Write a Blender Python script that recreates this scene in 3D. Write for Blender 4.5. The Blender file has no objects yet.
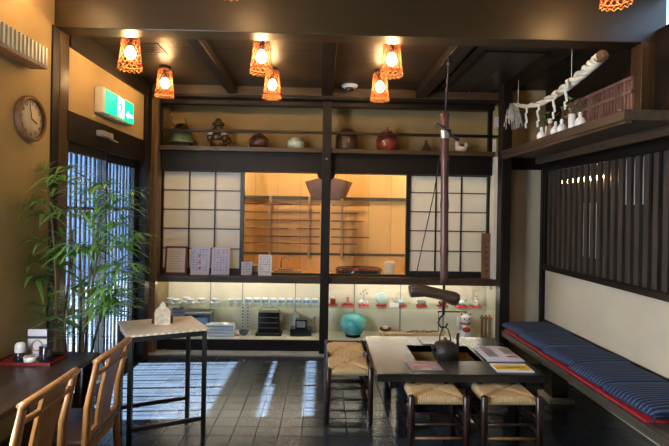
import bpy, math, random
from math import sin, cos, pi, radians as R, sqrt
from mathutils import Vector, Matrix, Euler
random.seed(7)
SC = bpy.context.scene
COL = SC.collection
# ------------------------------------------------------------------ camera
cd = bpy.data.cameras.new('camera'); cam = bpy.data.objects.new('camera', cd); COL.objects.link(cam)
YAW, ROLL = 0.0247, 0.017
cam.rotation_euler = (Matrix.Rotation(-YAW, 3, 'Z') @ Matrix.Rotation(R(90), 3, 'X') @ Matrix.Rotation(ROLL, 3, 'Z')).to_euler()
cam.location = (0, 0, 1.6)
cd.sensor_fit = 'HORIZONTAL'; cd.sensor_width = 36; cd.lens = 36 * 465 / 669
cd.shift_y = -10.8 / 669; cd.clip_start = .05
SC.camera = cam
# ------------------------------------------------------------------ world, sun, exposure
SC.view_settings.view_transform = 'Standard'; SC.view_settings.look = 'None'
SC.view_settings.gamma = 1; SC.view_settings.use_curve_mapping = False
SC.view_settings.exposure = 0.63
w = bpy.data.worlds.new('world'); SC.world = w; w.use_nodes = True
bg = w.node_tree.nodes['Background']; bg.inputs[0].default_value = (.42, .66, 1, 1); bg.inputs[1].default_value = 2.6
sl = bpy.data.lights.new('sun', 'SUN'); so = bpy.data.objects.new('sun', sl); COL.objects.link(so)
sl.energy = 55; sl.angle = R(.5); sl.color = (.84, .92, 1)
so.rotation_euler = Vector((.695, .045, -.72)).to_track_quat('-Z', 'Y').to_euler()
def area(name, loc, to, sx, sy, e, c):
    l = bpy.data.lights.new(name, 'AREA'); o = bpy.data.objects.new(name, l); COL.objects.link(o)
    l.shape = 'RECTANGLE'; l.size = sx; l.size_y = sy; l.energy = e; l.color = c
    o.location = loc; o.rotation_euler = (Vector(to) - Vector(loc)).to_track_quat('-Z', 'Y').to_euler()
    return o
area('side_fill_daylight', (-1.93, 1.25, 1.6), (2, 2.6, 1.2), .9, 1.5, 80, (.90, .95, 1))       # added fill light at an unseen side window of the near room
cycles = SC.cycles
cycles.use_denoising = True
cycles.max_bounces = 8; cycles.transparent_max_bounces = 16; cycles.caustics_reflective = False; cycles.caustics_refractive = False
cycles.sample_clamp_indirect = 6
# ------------------------------------------------------------------ materials
def nt(name):
    m = bpy.data.materials.new(name); m.use_nodes = True
    return m, m.node_tree, m.node_tree.nodes['Principled BSDF']
def L(t, a, b): t.links.new(a, b)
def N(t, typ, **k):
    n = t.nodes.new(typ)
    for a, v in k.items():
        if a[0] == 'i' and a[1:].isdigit(): n.inputs[int(a[1:])].default_value = v
        else: setattr(n, a, v)
    return n
def mat(name, c, rough=.5, metal=0, spec=.5, var=.12, scale=6, bump=0, bscale=60, stretch=(1, 1, 1), coat=0, c2=None):
    """noise-varied colour with optional bump, object coordinates"""
    m, t, b = nt(name)
    b.inputs['Roughness'].default_value = rough; b.inputs['Metallic'].default_value = metal
    b.inputs['Specular IOR Level'].default_value = spec; b.inputs['Coat Weight'].default_value = coat
    tc = N(t, 'ShaderNodeTexCoord'); mp = N(t, 'ShaderNodeMapping'); mp.inputs['Scale'].default_value = stretch
    L(t, tc.outputs['Object'], mp.inputs[0])
    no = N(t, 'ShaderNodeTexNoise'); no.inputs['Scale'].default_value = scale; no.inputs['Detail'].default_value = 6
    L(t, mp.outputs[0], no.inputs[0])
    cr = N(t, 'ShaderNodeValToRGB')
    a = c2 if c2 else tuple(max(0, x * (1 - var * 2.2)) for x in c)
    cr.color_ramp.elements[0].position = .3; cr.color_ramp.elements[1].position = .7
    cr.color_ramp.elements[0].color = (*a, 1); cr.color_ramp.elements[1].color = (*(c if c2 else tuple(min(1, x * (1 + var)) for x in c)), 1)
    L(t, no.outputs[0], cr.inputs[0]); L(t, cr.outputs[0], b.inputs['Base Color'])
    if bump:
        n2 = N(t, 'ShaderNodeTexNoise'); n2.inputs['Scale'].default_value = bscale; L(t, mp.outputs[0], n2.inputs[0])
        bu = N(t, 'ShaderNodeBump'); bu.inputs['Strength'].default_value = bump; bu.inputs['Distance'].default_value = .01
        L(t, n2.outputs[0], bu.inputs['Height']); L(t, bu.outputs[0], b.inputs['Normal'])
    return m
def emis(name, c, s):
    m, t, b = nt(name); b.inputs['Base Color'].default_value = (*c, 1)
    b.inputs['Emission Color'].default_value = (*c, 1); b.inputs['Emission Strength'].default_value = s
    return m
def glass(name, tint=(1, 1, 1), gl=1.0, ior=1.45, rough=0.0):
    m = bpy.data.materials.new(name); m.use_nodes = True; t = m.node_tree; t.nodes.clear()
    out = N(t, 'ShaderNodeOutputMaterial'); mx = N(t, 'ShaderNodeMixShader'); tr = N(t, 'ShaderNodeBsdfTransparent'); g = N(t, 'ShaderNodeBsdfGlossy')
    tr.inputs[0].default_value = (*tint, 1); g.inputs['Roughness'].default_value = rough; g.inputs[0].default_value = (gl, gl, gl, 1)
    ge = N(t, 'ShaderNodeNewGeometry'); dt = N(t, 'ShaderNodeVectorMath', operation='DOT_PRODUCT'); L(t, ge.outputs['Normal'], dt.inputs[0]); L(t, ge.outputs['Incoming'], dt.inputs[1])
    ab = N(t, 'ShaderNodeMath', operation='ABSOLUTE'); L(t, dt.outputs['Value'], ab.inputs[0]); su = N(t, 'ShaderNodeMath', operation='SUBTRACT', i0=1.0); L(t, ab.outputs[0], su.inputs[1])
    pw = N(t, 'ShaderNodeMath', operation='POWER', i1=5.0); L(t, su.outputs[0], pw.inputs[0]); fr = N(t, 'ShaderNodeMath', operation='MULTIPLY_ADD', i1=.96, i2=.025); L(t, pw.outputs[0], fr.inputs[0])
    L(t, fr.outputs[0], mx.inputs[0]); L(t, tr.outputs[0], mx.inputs[1]); L(t, g.outputs[0], mx.inputs[2]); L(t, mx.outputs[0], out.inputs[0])
    return m
M = {}
def woodmat(name, c, rough=.45, axis='z', var=.22, sc=5, spec=.5, coat=0, bump=.15):
    st = {'x': (.12, 1.6, 1.6), 'y': (1.6, .12, 1.6), 'z': (1.6, 1.6, .12)}[axis]
    M[name] = mat(name, c, rough, spec=spec, var=var, scale=sc * 4, stretch=st, bump=bump, bscale=60, coat=coat)
M['plaster'] = mat('plaster', (.50, .37, .18), .9, var=.05, scale=3, bump=.25, bscale=140)
M['plaster_shaded'] = mat('plaster_shaded', (.29, .22, .105), .9, var=.06, scale=3)  # darker copy of plaster: shade of the recessed shelf put into the colour
M['plaster_daylit'] = mat('plaster_daylit', (.66, .61, .48), .9, var=.04, scale=2.5, bump=.2, bscale=150)  # same plaster as the left wall, with daylight put into the colour
M['plaster_white'] = mat('plaster_white', (.74, .73, .66), .85, var=.03)
M['panel'] = mat('sliding_panel', (.66, .60, .46), .8, var=.07, scale=3, stretch=(3, 3, .4))
woodmat('dark_z', (.010, .0065, .0045), .45, 'z', spec=.3); woodmat('dark_x', (.010, .0065, .0045), .45, 'x', spec=.3); woodmat('dark_y', (.012, .008, .006), .45, 'y', spec=.3); woodmat('post_tan', (.20, .13, .07), .4, 'z'); woodmat('black_wood', (.008, .007, .006), .5, 'y', spec=.15)
woodmat('brown_z', (.075, .045, .022), .32, 'z'); woodmat('shelf_x', (.075, .048, .028), .35, 'x'); woodmat('shelf_y', (.07, .045, .028), .42, 'y')
woodmat('soffit', (.034, .021, .007), .44, 'x', spec=.55, var=.06, bump=.0)
woodmat('table_brown', (.035, .020, .012), .3, 'y'); woodmat('table_black', (.020, .018, .017), .22, 'x', spec=.5)
woodmat('bench_wood', (.10, .085, .065), .45, 'y')
woodmat('chair_wood', (.29, .125, .035), .35, 'z', var=.18)
woodmat('stool_wood', (.030, .011, .008), .3, 'z')
woodmat('orange_wood', (.80, .44, .15), .5, 'z', var=.10, sc=3)
woodmat('orange_wood_x', (.86, .52, .22), .5, 'x', var=.10, sc=3)
woodmat('pale_wood', (.62, .42, .24), .6, 'x', var=.12)
woodmat('lattice', (.060, .046, .038), .5, 'z'); woodmat('red_lattice', (.26, .14, .11), .55, 'z')
woodmat('plaque_wood', (.26, .13, .06), .5, 'z'); woodmat('log_wood', (.085, .055, .035), .35, 'x', var=.3)
M['rail_wood'] = mat('rail_wood', (.36, .16, .08), .6)
M['black'] = mat('black_metal', (.015, .014, .014), .35, var=.1); M['black_lac'] = mat('black_lacquer', (.012, .014, .018), .18, coat=.6)
M['iron'] = mat('cast_iron', (.045, .042, .042), .42, metal=.5, bump=.5, bscale=90)
M['bamboo'] = mat('smoked_bamboo', (.13, .055, .045), .28, stretch=(2, 2, .1), scale=14, var=.3)
M['steel'] = mat('steel', (.55, .55, .55), .3, metal=.9)
M['white'] = mat('white_glaze', (.80, .82, .82), .25, var=.02); M['paper'] = mat('paper', (.88, .87, .84), .8, var=.02); M['cream'] = mat('cream', (.78, .72, .58), .7, var=.03)
M['mauve_paper'] = mat('mauve_paper', (.62, .58, .66), .6, var=.03)
M['mauve_dark'] = mat('mauve_print', (.30, .26, .32), .5, var=.2, scale=20)
M['ink'] = mat('ink', (.03, .03, .05), .8, var=0); M['red_ink'] = mat('red_ink', (.45, .08, .07), .8, var=0)
M['blue_glaze'] = mat('blue_glaze', (.28, .46, .68), .25, var=.1)
M['red'] = mat('red_felt', (.55, .02, .03), .85, var=.1); M['red_lac'] = mat('red_lacquer', (.50, .05, .03), .25)
M['pink'] = mat('pink_plastic', (.65, .22, .2), .5); M['gold'] = mat('gold', (.75, .5, .12), .35, metal=.6)
M['tile_red'] = mat('red_brown_glaze', (.22, .045, .025), .22, var=.2); M['dark_glaze'] = mat('dark_glaze', (.06, .03, .018), .3)
M['bronze'] = mat('bronze', (.13, .085, .04), .38, metal=.6, bump=.4, bscale=50); M['celadon'] = mat('celadon', (.45, .60, .55), .3)
M['highlight_green'] = mat('highlight_green', (.17, .25, .16), .35, metal=.3)  # pale green painted on the helmet rings to stand for highlights
M['turq'] = mat('turquoise_glaze', (.02, .42, .50), .18, var=.3, scale=9, c2=(.25, .62, .62))
M['tray_red'] = mat('tray_red', (.20, .02, .02), .3); M['straw'] = mat('straw', (.80, .77, .66), .8, bump=.3, bscale=160, stretch=(1, 1, 1))
M['straw_pale'] = mat('straw_pale', (.85, .85, .80), .8); M['leafd'] = mat('leaf', (.07, .20, .035), .35, var=.35, scale=5, c2=(.20, .38, .07))
M['stem'] = mat('stem', (.16, .10, .05), .7, bump=.6, bscale=40); M['soil'] = mat('soil', (.04, .025, .015), .95)
M['stone'] = mat('stone', (.42, .42, .40), .85); M['ash'] = mat('ash', (.36, .33, .29), 1, bump=.8, bscale=40)
M['brass'] = mat('brass', (.42, .30, .12), .4, metal=.4); M['mauve'] = mat('fan_face', (.20, .12, .12), .6)
M['gravel'] = mat('gravel', (.42, .44, .47), .95, bump=.6); M['slat_out'] = mat('weathered_slat', (.24, .29, .37), .8, stretch=(2, 2, .1), scale=12, var=.2)
M['rope_frame'] = mat('brown_core', (.16, .09, .04), .9, bump=.8, bscale=80); M['cork'] = mat('hemp', (.50, .36, .19), .8, bump=.5, bscale=200)
M['grey_dark'] = mat('grey_brown_band', (.12, .09, .06), .6)
M['grey'] = mat('grey_plastic', (.30, .31, .32), .5); M['ivory'] = mat('ivory_plastic', (.66, .62, .52), .45, var=.02)
M['bulb'] = emis('bulb_glow', (1, .60, .25), 120)
M['led'] = emis('tube_glow', (1, .93, .72), 38)
M['warm_led'] = emis('warm_tube_glow', (1, .66, .30), 34)
M['green_lit'] = emis('green_lit', (.0, .55, .22), 1.6); M['white_lit'] = emis('white_lit', (.8, 1, .9), 2.4)
M['clear'] = glass('clear_glass'); M['pane'] = glass('window_glass', (.9, .95, 1)); M['shelf_glass'] = glass('green_shelf_glass', (.88, .95, .91), ior=1.5)
M['cane'] = mat('cane', (.34, .075, .012), .6, var=.1); M['cane'].node_tree.nodes['Principled BSDF'].inputs['Subsurface Weight'].default_value = 0
M['cane_pale'] = mat('cane_pale', (.42, .19, .03), .6, var=.05)
# shoji paper: translucent
m, t, b = nt('shoji_paper'); M['shoji'] = m
b.inputs['Base Color'].default_value = (.90, .87, .78, 1); b.inputs['Roughness'].default_value = .9
tl = N(t, 'ShaderNodeBsdfTranslucent'); tl.inputs[0].default_value = (.95, .92, .84, 1); mx = N(t, 'ShaderNodeMixShader'); mx.inputs[0].default_value = .35
L(t, b.outputs[0], mx.inputs[1]); L(t, tl.outputs[0], mx.inputs[2]); L(t, mx.outputs[0], t.nodes['Material Output'].inputs[0])
def gridmat(name, c, cj, px, py, jw, rough, spec=.5, var=.3, ofs=(0, 0), bump=.3, axes='XY', jrough=.8):
    """rectangular tiles / boards laid in a plane, a line of joint colour between them"""
    m, t, b = nt(name); tc = N(t, 'ShaderNodeTexCoord'); sp = N(t, 'ShaderNodeSeparateXYZ'); L(t, tc.outputs['Object'], sp.inputs[0])
    js = []; cells = []
    for ax, p, o in ((axes[0], px, ofs[0]), (axes[1], py, ofs[1])):
        if not p: continue
        ad = N(t, 'ShaderNodeMath', operation='ADD', i1=100 * p + o); L(t, sp.outputs[ax], ad.inputs[0])
        dv = N(t, 'ShaderNodeMath', operation='DIVIDE', i1=p); L(t, ad.outputs[0], dv.inputs[0])
        fl = N(t, 'ShaderNodeMath', operation='FLOOR'); L(t, dv.outputs[0], fl.inputs[0]); cells.append(fl)
        fr = N(t, 'ShaderNodeMath', operation='FRACT'); L(t, dv.outputs[0], fr.inputs[0])
        lt = N(t, 'ShaderNodeMath', operation='LESS_THAN', i1=jw / p); L(t, fr.outputs[0], lt.inputs[0]); js.append(lt)
    j = js[0]
    if len(js) > 1:
        j = N(t, 'ShaderNodeMath', operation='MAXIMUM'); L(t, js[0].outputs[0], j.inputs[0]); L(t, js[1].outputs[0], j.inputs[1])
    cb = N(t, 'ShaderNodeCombineXYZ')
    for i, f in enumerate(cells): L(t, f.outputs[0], cb.inputs[i])
    wn = N(t, 'ShaderNodeTexWhiteNoise'); wn.noise_dimensions = '3D'; L(t, cb.outputs[0], wn.inputs[0])
    no = N(t, 'ShaderNodeTexNoise'); no.inputs['Scale'].default_value = 9; no.inputs['Detail'].default_value = 8; L(t, tc.outputs['Object'], no.inputs[0])
    s = N(t, 'ShaderNodeMath', operation='ADD'); L(t, wn.outputs[0], s.inputs[0]); L(t, no.outputs[0], s.inputs[1])
    mr = N(t, 'ShaderNodeMapRange'); mr.inputs[2].default_value = 2; mr.inputs[3].default_value = 1 - var; mr.inputs[4].default_value = 1 + var
    L(t, s.outputs[0], mr.inputs[0])
    vm = N(t, 'ShaderNodeVectorMath', operation='SCALE'); vm.inputs[0].default_value = c; L(t, mr.outputs[0], vm.inputs['Scale'])
    mc = N(t, 'ShaderNodeMix', data_type='RGBA'); L(t, j.outputs[0], mc.inputs[0]); L(t, vm.outputs[0], mc.inputs[6]); mc.inputs[7].default_value = (*cj, 1)
    L(t, mc.outputs[2], b.inputs['Base Color'])
    rr = N(t, 'ShaderNodeMapRange'); rr.inputs[3].default_value = rough; rr.inputs[4].default_value = jrough; L(t, j.outputs[0], rr.inputs[0]); L(t, rr.outputs[0], b.inputs['Roughness'])
    b.inputs['Specular IOR Level'].default_value = spec
    hh = N(t, 'ShaderNodeMath', operation='MULTIPLY_ADD', i1=-1.0); L(t, j.outputs[0], hh.inputs[0])
    n2 = N(t, 'ShaderNodeTexNoise'); n2.inputs['Scale'].default_value = 22; n2.inputs['Detail'].default_value = 5; L(t, tc.outputs['Object'], n2.inputs[0]); L(t, n2.outputs[0], hh.inputs[2])
    bu = N(t, 'ShaderNodeBump'); bu.inputs['Strength'].default_value = bump; bu.inputs['Distance'].default_value = .004; L(t, hh.outputs[0], bu.inputs['Height']); L(t, bu.outputs[0], b.inputs['Normal'])
    M[name] = m
gridmat('floor_tiles', (.024, .031, .040), (.008, .009, .011), .165, .145, .006, .27, spec=.5, var=.4, ofs=(.13, .02))
gridmat('ceiling_boards', (.032, .023, .016), (.006, .004, .003), 0, .30, .006, .42, spec=.2, var=.2, bump=.08)
gridmat('orange_boards', (.92, .56, .22), (.50, .26, .08), .30, 0, .004, .45, var=.08, bump=.1, axes='XZ')
# woven rush: strands at right angles to each seat rail
def rushmat(name, hx, hy, c, c2, per=.0075):
    m, t, b = nt(name); tc = N(t, 'ShaderNodeTexCoord'); sp = N(t, 'ShaderNodeSeparateXYZ'); L(t, tc.outputs['Object'], sp.inputs[0])
    ab = []
    for ax, h in (('X', hx), ('Y', hy)):
        a = N(t, 'ShaderNodeMath', operation='ABSOLUTE'); L(t, sp.outputs[ax], a.inputs[0])
        d = N(t, 'ShaderNodeMath', operation='DIVIDE', i1=h); L(t, a.outputs[0], d.inputs[0]); ab.append(d)
    g = N(t, 'ShaderNodeMath', operation='GREATER_THAN'); L(t, ab[0].outputs[0], g.inputs[0]); L(t, ab[1].outputs[0], g.inputs[1])
    mx = N(t, 'ShaderNodeMix'); L(t, g.outputs[0], mx.inputs[0]); L(t, sp.outputs['X'], mx.inputs[2]); L(t, sp.outputs['Y'], mx.inputs[3])
    mu = N(t, 'ShaderNodeMath', operation='MULTIPLY', i1=2 * pi / per); L(t, mx.outputs[0], mu.inputs[0])
    sn = N(t, 'ShaderNodeMath', operation='SINE'); L(t, mu.outputs[0], sn.inputs[0])
    no = N(t, 'ShaderNodeTexNoise'); no.inputs['Scale'].default_value = 30; L(t, tc.outputs['Object'], no.inputs[0])
    ad = N(t, 'ShaderNodeMath', operation='MULTIPLY_ADD', i1=.5); L(t, sn.outputs[0], ad.inputs[0]); L(t, no.outputs[0], ad.inputs[2])
    cr = N(t, 'ShaderNodeValToRGB'); cr.color_ramp.elements[0].position = .05; cr.color_ramp.elements[0].color = (*c2, 1); cr.color_ramp.elements[1].position = .7; cr.color_ramp.elements[1].color = (*c, 1)
    L(t, ad.outputs[0], cr.inputs[0]); L(t, cr.outputs[0], b.inputs['Base Color']); b.inputs['Roughness'].default_value = .65
    bu = N(t, 'ShaderNodeBump'); bu.inputs['Strength'].default_value = .8; bu.inputs['Distance'].default_value = .003; L(t, sn.outputs[0], bu.inputs['Height']); L(t, bu.outputs[0], b.inputs['Normal'])
    M[name] = m
rushmat('rush', .180, .162, (.76, .55, .29), (.50, .33, .15), .011)
def weave(name, c, c2, per, axes='XY', rough=.8, thr=0.):
    m, t, b = nt(name); tc = N(t, 'ShaderNodeTexCoord'); sp = N(t, 'ShaderNodeSeparateXYZ'); L(t, tc.outputs['Object'], sp.inputs[0]); o = []
    for ax, p in zip(axes, per):
        mu = N(t, 'ShaderNodeMath', operation='MULTIPLY', i1=2 * pi / p); L(t, sp.outputs[ax], mu.inputs[0]); s = N(t, 'ShaderNodeMath', operation='SINE'); L(t, mu.outputs[0], s.inputs[0]); o.append(s)
    r = o[0]
    if len(o) > 1: r = N(t, 'ShaderNodeMath', operation='MULTIPLY'); L(t, o[0].outputs[0], r.inputs[0]); L(t, o[1].outputs[0], r.inputs[1])
    no = N(t, 'ShaderNodeTexNoise'); no.inputs['Scale'].default_value = 40; L(t, tc.outputs['Object'], no.inputs[0])
    ad = N(t, 'ShaderNodeMath', operation='ADD'); L(t, r.outputs[0], ad.inputs[0]); L(t, no.outputs[0], ad.inputs[1])
    cr = N(t, 'ShaderNodeValToRGB'); cr.color_ramp.elements[0].position = .3 + thr; cr.color_ramp.elements[1].position = .8 + thr
    cr.color_ramp.elements[0].color = (*c2, 1); cr.color_ramp.elements[1].color = (*c, 1); L(t, ad.outputs[0], cr.inputs[0]); L(t, cr.outputs[0], b.inputs['Base Color']); b.inputs['Roughness'].default_value = rough
    bu = N(t, 'ShaderNodeBump'); bu.inputs['Strength'].default_value = .5; bu.inputs['Distance'].default_value = .003; L(t, r.outputs[0], bu.inputs['Height']); L(t, bu.outputs[0], b.inputs['Normal'])
    M[name] = m
weave('mat_weave', (.88, .78, .62), (.50, .40, .28), (.016, .012))
weave('indigo', (.055, .10, .23), (.006, .012, .04), (.03,), axes='Y', thr=.1)
weave('indigo_dark', (.06, .10, .20), (.010, .015, .04), (.021,), axes='Y', thr=.1)
weave('blue_stripe', (.72, .78, .82), (.08, .20, .48), (.018,), axes='Z')
# ------------------------------------------------------------------ mesh builder
class G:
    def __init__(s): s.v = []; s.f = []; s.m = []; s.sm = []; s.mi = 0
    def mat(s, i): s.mi = i; return s
    def add(s, vs, fs, smooth=False):
        n = len(s.v); s.v += [tuple(v) for v in vs]
        for f in fs: s.f.append(tuple(i + n for i in f)); s.m.append(s.mi); s.sm.append(smooth)
        return s
    def box(s, x0, x1, y0, y1, z0, z1, taper=0):
        a = taper
        return s.add([(x0, y0, z0), (x1, y0, z0), (x1, y1, z0), (x0, y1, z0), (x0 + a, y0 + a, z1), (x1 - a, y0 + a, z1), (x1 - a, y1 - a, z1), (x0 + a, y1 - a, z1)],
                     [(0, 3, 2, 1), (4, 5, 6, 7), (0, 1, 5, 4), (1, 2, 6, 5), (2, 3, 7, 6), (3, 0, 4, 7)])
    def bar(s, p, q, w, h, up=(0, 0, 1)):
        p, q = Vector(p), Vector(q); d = (q - p).normalized(); u = Vector(up)
        if abs(d.dot(u)) > .98: u = Vector((0, 1, 0))
        sd = d.cross(u).normalized(); u = sd.cross(d)
        vs = [c + sd * a * w / 2 + u * b * h / 2 for c in (p, q) for a, b in ((-1, -1), (1, -1), (1, 1), (-1, 1))]
        return s.add(vs, [(0, 1, 2, 3), (7, 6, 5, 4), (0, 4, 5, 1), (1, 5, 6, 2), (2, 6, 7, 3), (3, 7, 4, 0)])
    def tube(s, pts, r, n=8, caps=True, flat=1):
        pts = [Vector(p) for p in pts]; k = len(pts); rs = r if isinstance(r, (list, tuple)) else [r] * k
        vs = []; up = None
        for i, p in enumerate(pts):
            d = (pts[min(i + 1, k - 1)] - pts[max(i - 1, 0)]).normalized()
            if up is None: up = Vector((0, 0, 1)) if abs(d.z) < .9 else Vector((1, 0, 0))
            sd = d.cross(up).normalized(); up = sd.cross(d).normalized()
            for j in range(n):
                a = 2 * pi * j / n; vs.append(p + (sd * cos(a) + up * sin(a) * flat) * rs[i])
        fs = [(i * n + j, i * n + (j + 1) % n, (i + 1) * n + (j + 1) % n, (i + 1) * n + j) for i in range(k - 1) for j in range(n)]
        if caps: fs += [tuple(range(n))[::-1], tuple(range((k - 1) * n, k * n))]
        return s.add(vs, fs, True)
    def lathe(s, prof, n=24, c=(0, 0, 0), sy=1, cap=True):
        vs = []; fs = []; k = len(prof)
        for r, z in prof:
            for j in range(n):
                a = 2 * pi * j / n; vs.append((c[0] + r * cos(a), c[1] + r * sin(a) * sy, c[2] + z))
        for i in range(k - 1):
            for j in range(n): fs.append((i * n + j, i * n + (j + 1) % n, (i + 1) * n + (j + 1) % n, (i + 1) * n + j))
        if cap and prof[0][0] > 1e-4: fs.append(tuple(range(n))[::-1])
        if cap and prof[-1][0] > 1e-4: fs.append(tuple(range((k - 1) * n, k * n)))
        return s.add(vs, fs, True)
    def ball(s, c, rx, ry=None, rz=None, n=14):
        ry = ry or rx; rz = rz or rx; k = n // 2 + 1; vs = []
        for i in range(k):
            th = pi * i / (k - 1)
            for j in range(n):
                a = 2 * pi * j / n; vs.append((c[0] + rx * sin(th) * cos(a), c[1] + ry * sin(th) * sin(a), c[2] - rz * cos(th)))
        return s.add(vs, [(i * n + j, i * n + (j + 1) % n, (i + 1) * n + (j + 1) % n, (i + 1) * n + j) for i in range(k - 1) for j in range(n)], True)
    def prism(s, pts, d0, d1, plane='XZ'):
        """polygon in a plane extruded along the third axis from d0 to d1"""
        n = len(pts)
        def P(a, b, d): return {'XZ': (a, d, b), 'YZ': (d, a, b), 'XY': (a, b, d)}[plane]
        vs = [P(a, b, d0) for a, b in pts] + [P(a, b, d1) for a, b in pts]
        return s.add(vs, [tuple(range(n)), tuple(range(n, 2 * n))[::-1]] + [(i, i + n, (i + 1) % n + n, (i + 1) % n) for i in range(n)])
    def xf(s, mtx, start=0):
        for i in range(start, len(s.v)): s.v[i] = tuple(mtx @ Vector(s.v[i]))
        return s
def mesh(name, g, mats, bev=0):
    me = bpy.data.meshes.new(name); me.from_pydata(g.v, [], g.f)
    for x in (mats if isinstance(mats, (list, tuple)) else [mats]): me.materials.append(M[x])
    me.polygons.foreach_set('material_index', g.m); me.polygons.foreach_set('use_smooth', g.sm); me.update()
    import bmesh
    b = bmesh.new(); b.from_mesh(me); bmesh.ops.remove_doubles(b, verts=b.verts, dist=1e-6); bmesh.ops.recalc_face_normals(b, faces=b.faces); b.to_mesh(me); b.free()
    o = bpy.data.objects.new(name, me); COL.objects.link(o)
    if bev:
        q = o.modifiers.new('bevel', 'BEVEL'); q.width = bev; q.segments = 2; q.limit_method = 'ANGLE'; q.angle_limit = R(50)
    return o
def T(name, label, cat, loc=(0, 0, 0), rz=0, group=None):
    o = bpy.data.objects.new(name, None); COL.objects.link(o); o.empty_display_size = .05
    o.location = loc; o.rotation_euler = (0, 0, rz); o['label'] = label; o['category'] = cat
    if group: o['group'] = group
    return o
def P(name, g, mats, parent, bev=0, label=None):
    o = mesh(name, g, mats, bev); o.parent = parent
    if label: o['label'] = label
    return o
def S(name, g, mats, label, cat, loc=(0, 0, 0), rz=0, group=None, bev=0, kind=None):
    o = mesh(name, g, mats, bev); o.location = loc; o.rotation_euler = (0, 0, rz); o['label'] = label; o['category'] = cat
    if group: o['group'] = group
    if kind: o['kind'] = kind
    return o
def ST(name, g, mats, bev=0, parent=None):
    o = mesh(name, g, mats, bev)
    if parent: o.parent = parent
    else: o['kind'] = 'structure'
    return o
def dup(root, loc, rz=None, label=None, group=None):
    r = root.copy(); COL.objects.link(r); r.location = loc
    if rz is not None: r.rotation_euler = (0, 0, rz)
    if label: r['label'] = label
    if group: r['group'] = group
    for ch in list(root.children):
        c = ch.copy(); COL.objects.link(c); c.parent = r
        for gch in list(ch.children):
            d = gch.copy(); COL.objects.link(d); d.parent = c
    return r
def scribble(g, x0, x1, z0, z1, y, cols, rows, dens=.8, w=.0022, rnd=random):
    """columns of brush-like strokes on a sheet facing -Y"""
    cw = (x1 - x0) / cols; rh = (z1 - z0) / rows
    for i in range(cols):
        for j in range(rows):
            if rnd.random() > dens: continue
            cx = x0 + (i + .5) * cw; cz = z0 + (j + .5) * rh; sz = min(cw, rh) * .36
            for k in range(3):
                a = rnd.choice((0, pi / 2, .9, -.7)); l = sz * rnd.uniform(.6, 1); ox, oz = rnd.uniform(-.4, .4) * sz, rnd.uniform(-.5, .5) * sz
                g.bar((cx + ox - cos(a) * l, y, cz + oz - sin(a) * l), (cx + ox + cos(a) * l, y, cz + oz + sin(a) * l), .0006, w, up=(0, 1, 0) if 0 else (0, 0, 1))
    return g
D = 5.28
# ================================================================== SETTING
g = G().box(-1.98, 2.46, -2.6, 5.9, -.1, 0); ST('floor', g, 'floor_tiles')
ST('trim_kerb', G().box(-1.9, 1.93, 5.13, 5.27, 0, .022), 'stone', .004)
ST('ground', G().box(-8, -1.98, -4, 17, -.2, -.05), 'gravel')
g = G().box(-1.98, 2.46, 3.45, 5.8, 2.95, 3.02); ST('ceiling', g, 'ceiling_boards')
ST('ceiling_near', G().box(-1.98, 2.46, -2.6, 3.3, 3.2, 3.27), 'ceiling_boards')
# left wall with the door opening, and an unseen window opening added for light in the near part
g = G(); X0, X1 = -1.98, -1.9
g.box(X0, X1, 3.3, 5.04, 2.315, 2.95); g.box(X0, X1, 1.75, 3.3, 0, 3.2); g.box(X0, X1, -2.6, .75, 0, 3.2); g.box(X0, X1, .75, 1.75, 0, .8); g.box(X0, X1, .75, 1.75, 2.4, 3.2); g.box(X0, X1, 5.04, 5.9, 0, 2.95)
ST('wall_left', g, 'plaster')
g = G(); g.box(X0, -1.88, 3.46, 5.05, 2.095, 2.315); ST('trim_1', g, 'dark_y')                      # door lintel
ST('trim_2', G().box(X0, -1.875, 3.47, 5.1, 2.79, 2.96), 'dark_y')
ST('trim_3', G().box(X0, -1.885, 3.355, 3.475, 0, 2.87), 'brown_z', .006)
ST('trim_4', G().box(X0, -1.888, 3.27, 3.355, 0, 2.87), 'dark_z', .006)
ST('trim_5', G().box(X0, -1.86, 4.93, 5.06, 0, 2.9), 'dark_z', .004)
ST('trim_6', G().box(-1.905, -1.835, 5.17, 5.27, 0, 2.83), 'post_tan', .004)
ST('trim_7', G().box(-1.9, -1.86, 5.27, 5.7, .0, 2.9), 'plaster_shaded')
# soffit between the two rooms
ST('trim_soffit', G().box(-1.98, 2.46, 3.3, 3.46, 2.86, 3.25), 'soffit', .006)
# ceiling beams
for i, (x, wd) in enumerate(((-1.0, .10), (.025, .12), (1.05, .12))):
    ST('trim_beam_%d' % (i + 1), G().box(x - wd / 2, x + wd / 2, 3.46, 5.1, 2.865, 2.951), 'dark_y', .004)
ST('trim_cornice', G().box(-1.86, 1.93, 5.08, 5.30, 2.83, 2.96).box(-1.86, 1.93, 5.22, 5.32, 2.785, 2.84), 'dark_x', .003)
ST('trim_wall_plate', G().box(-1.86, 2.38, 5.06, 5.09, 2.86, 2.955), 'shelf_x')
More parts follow.
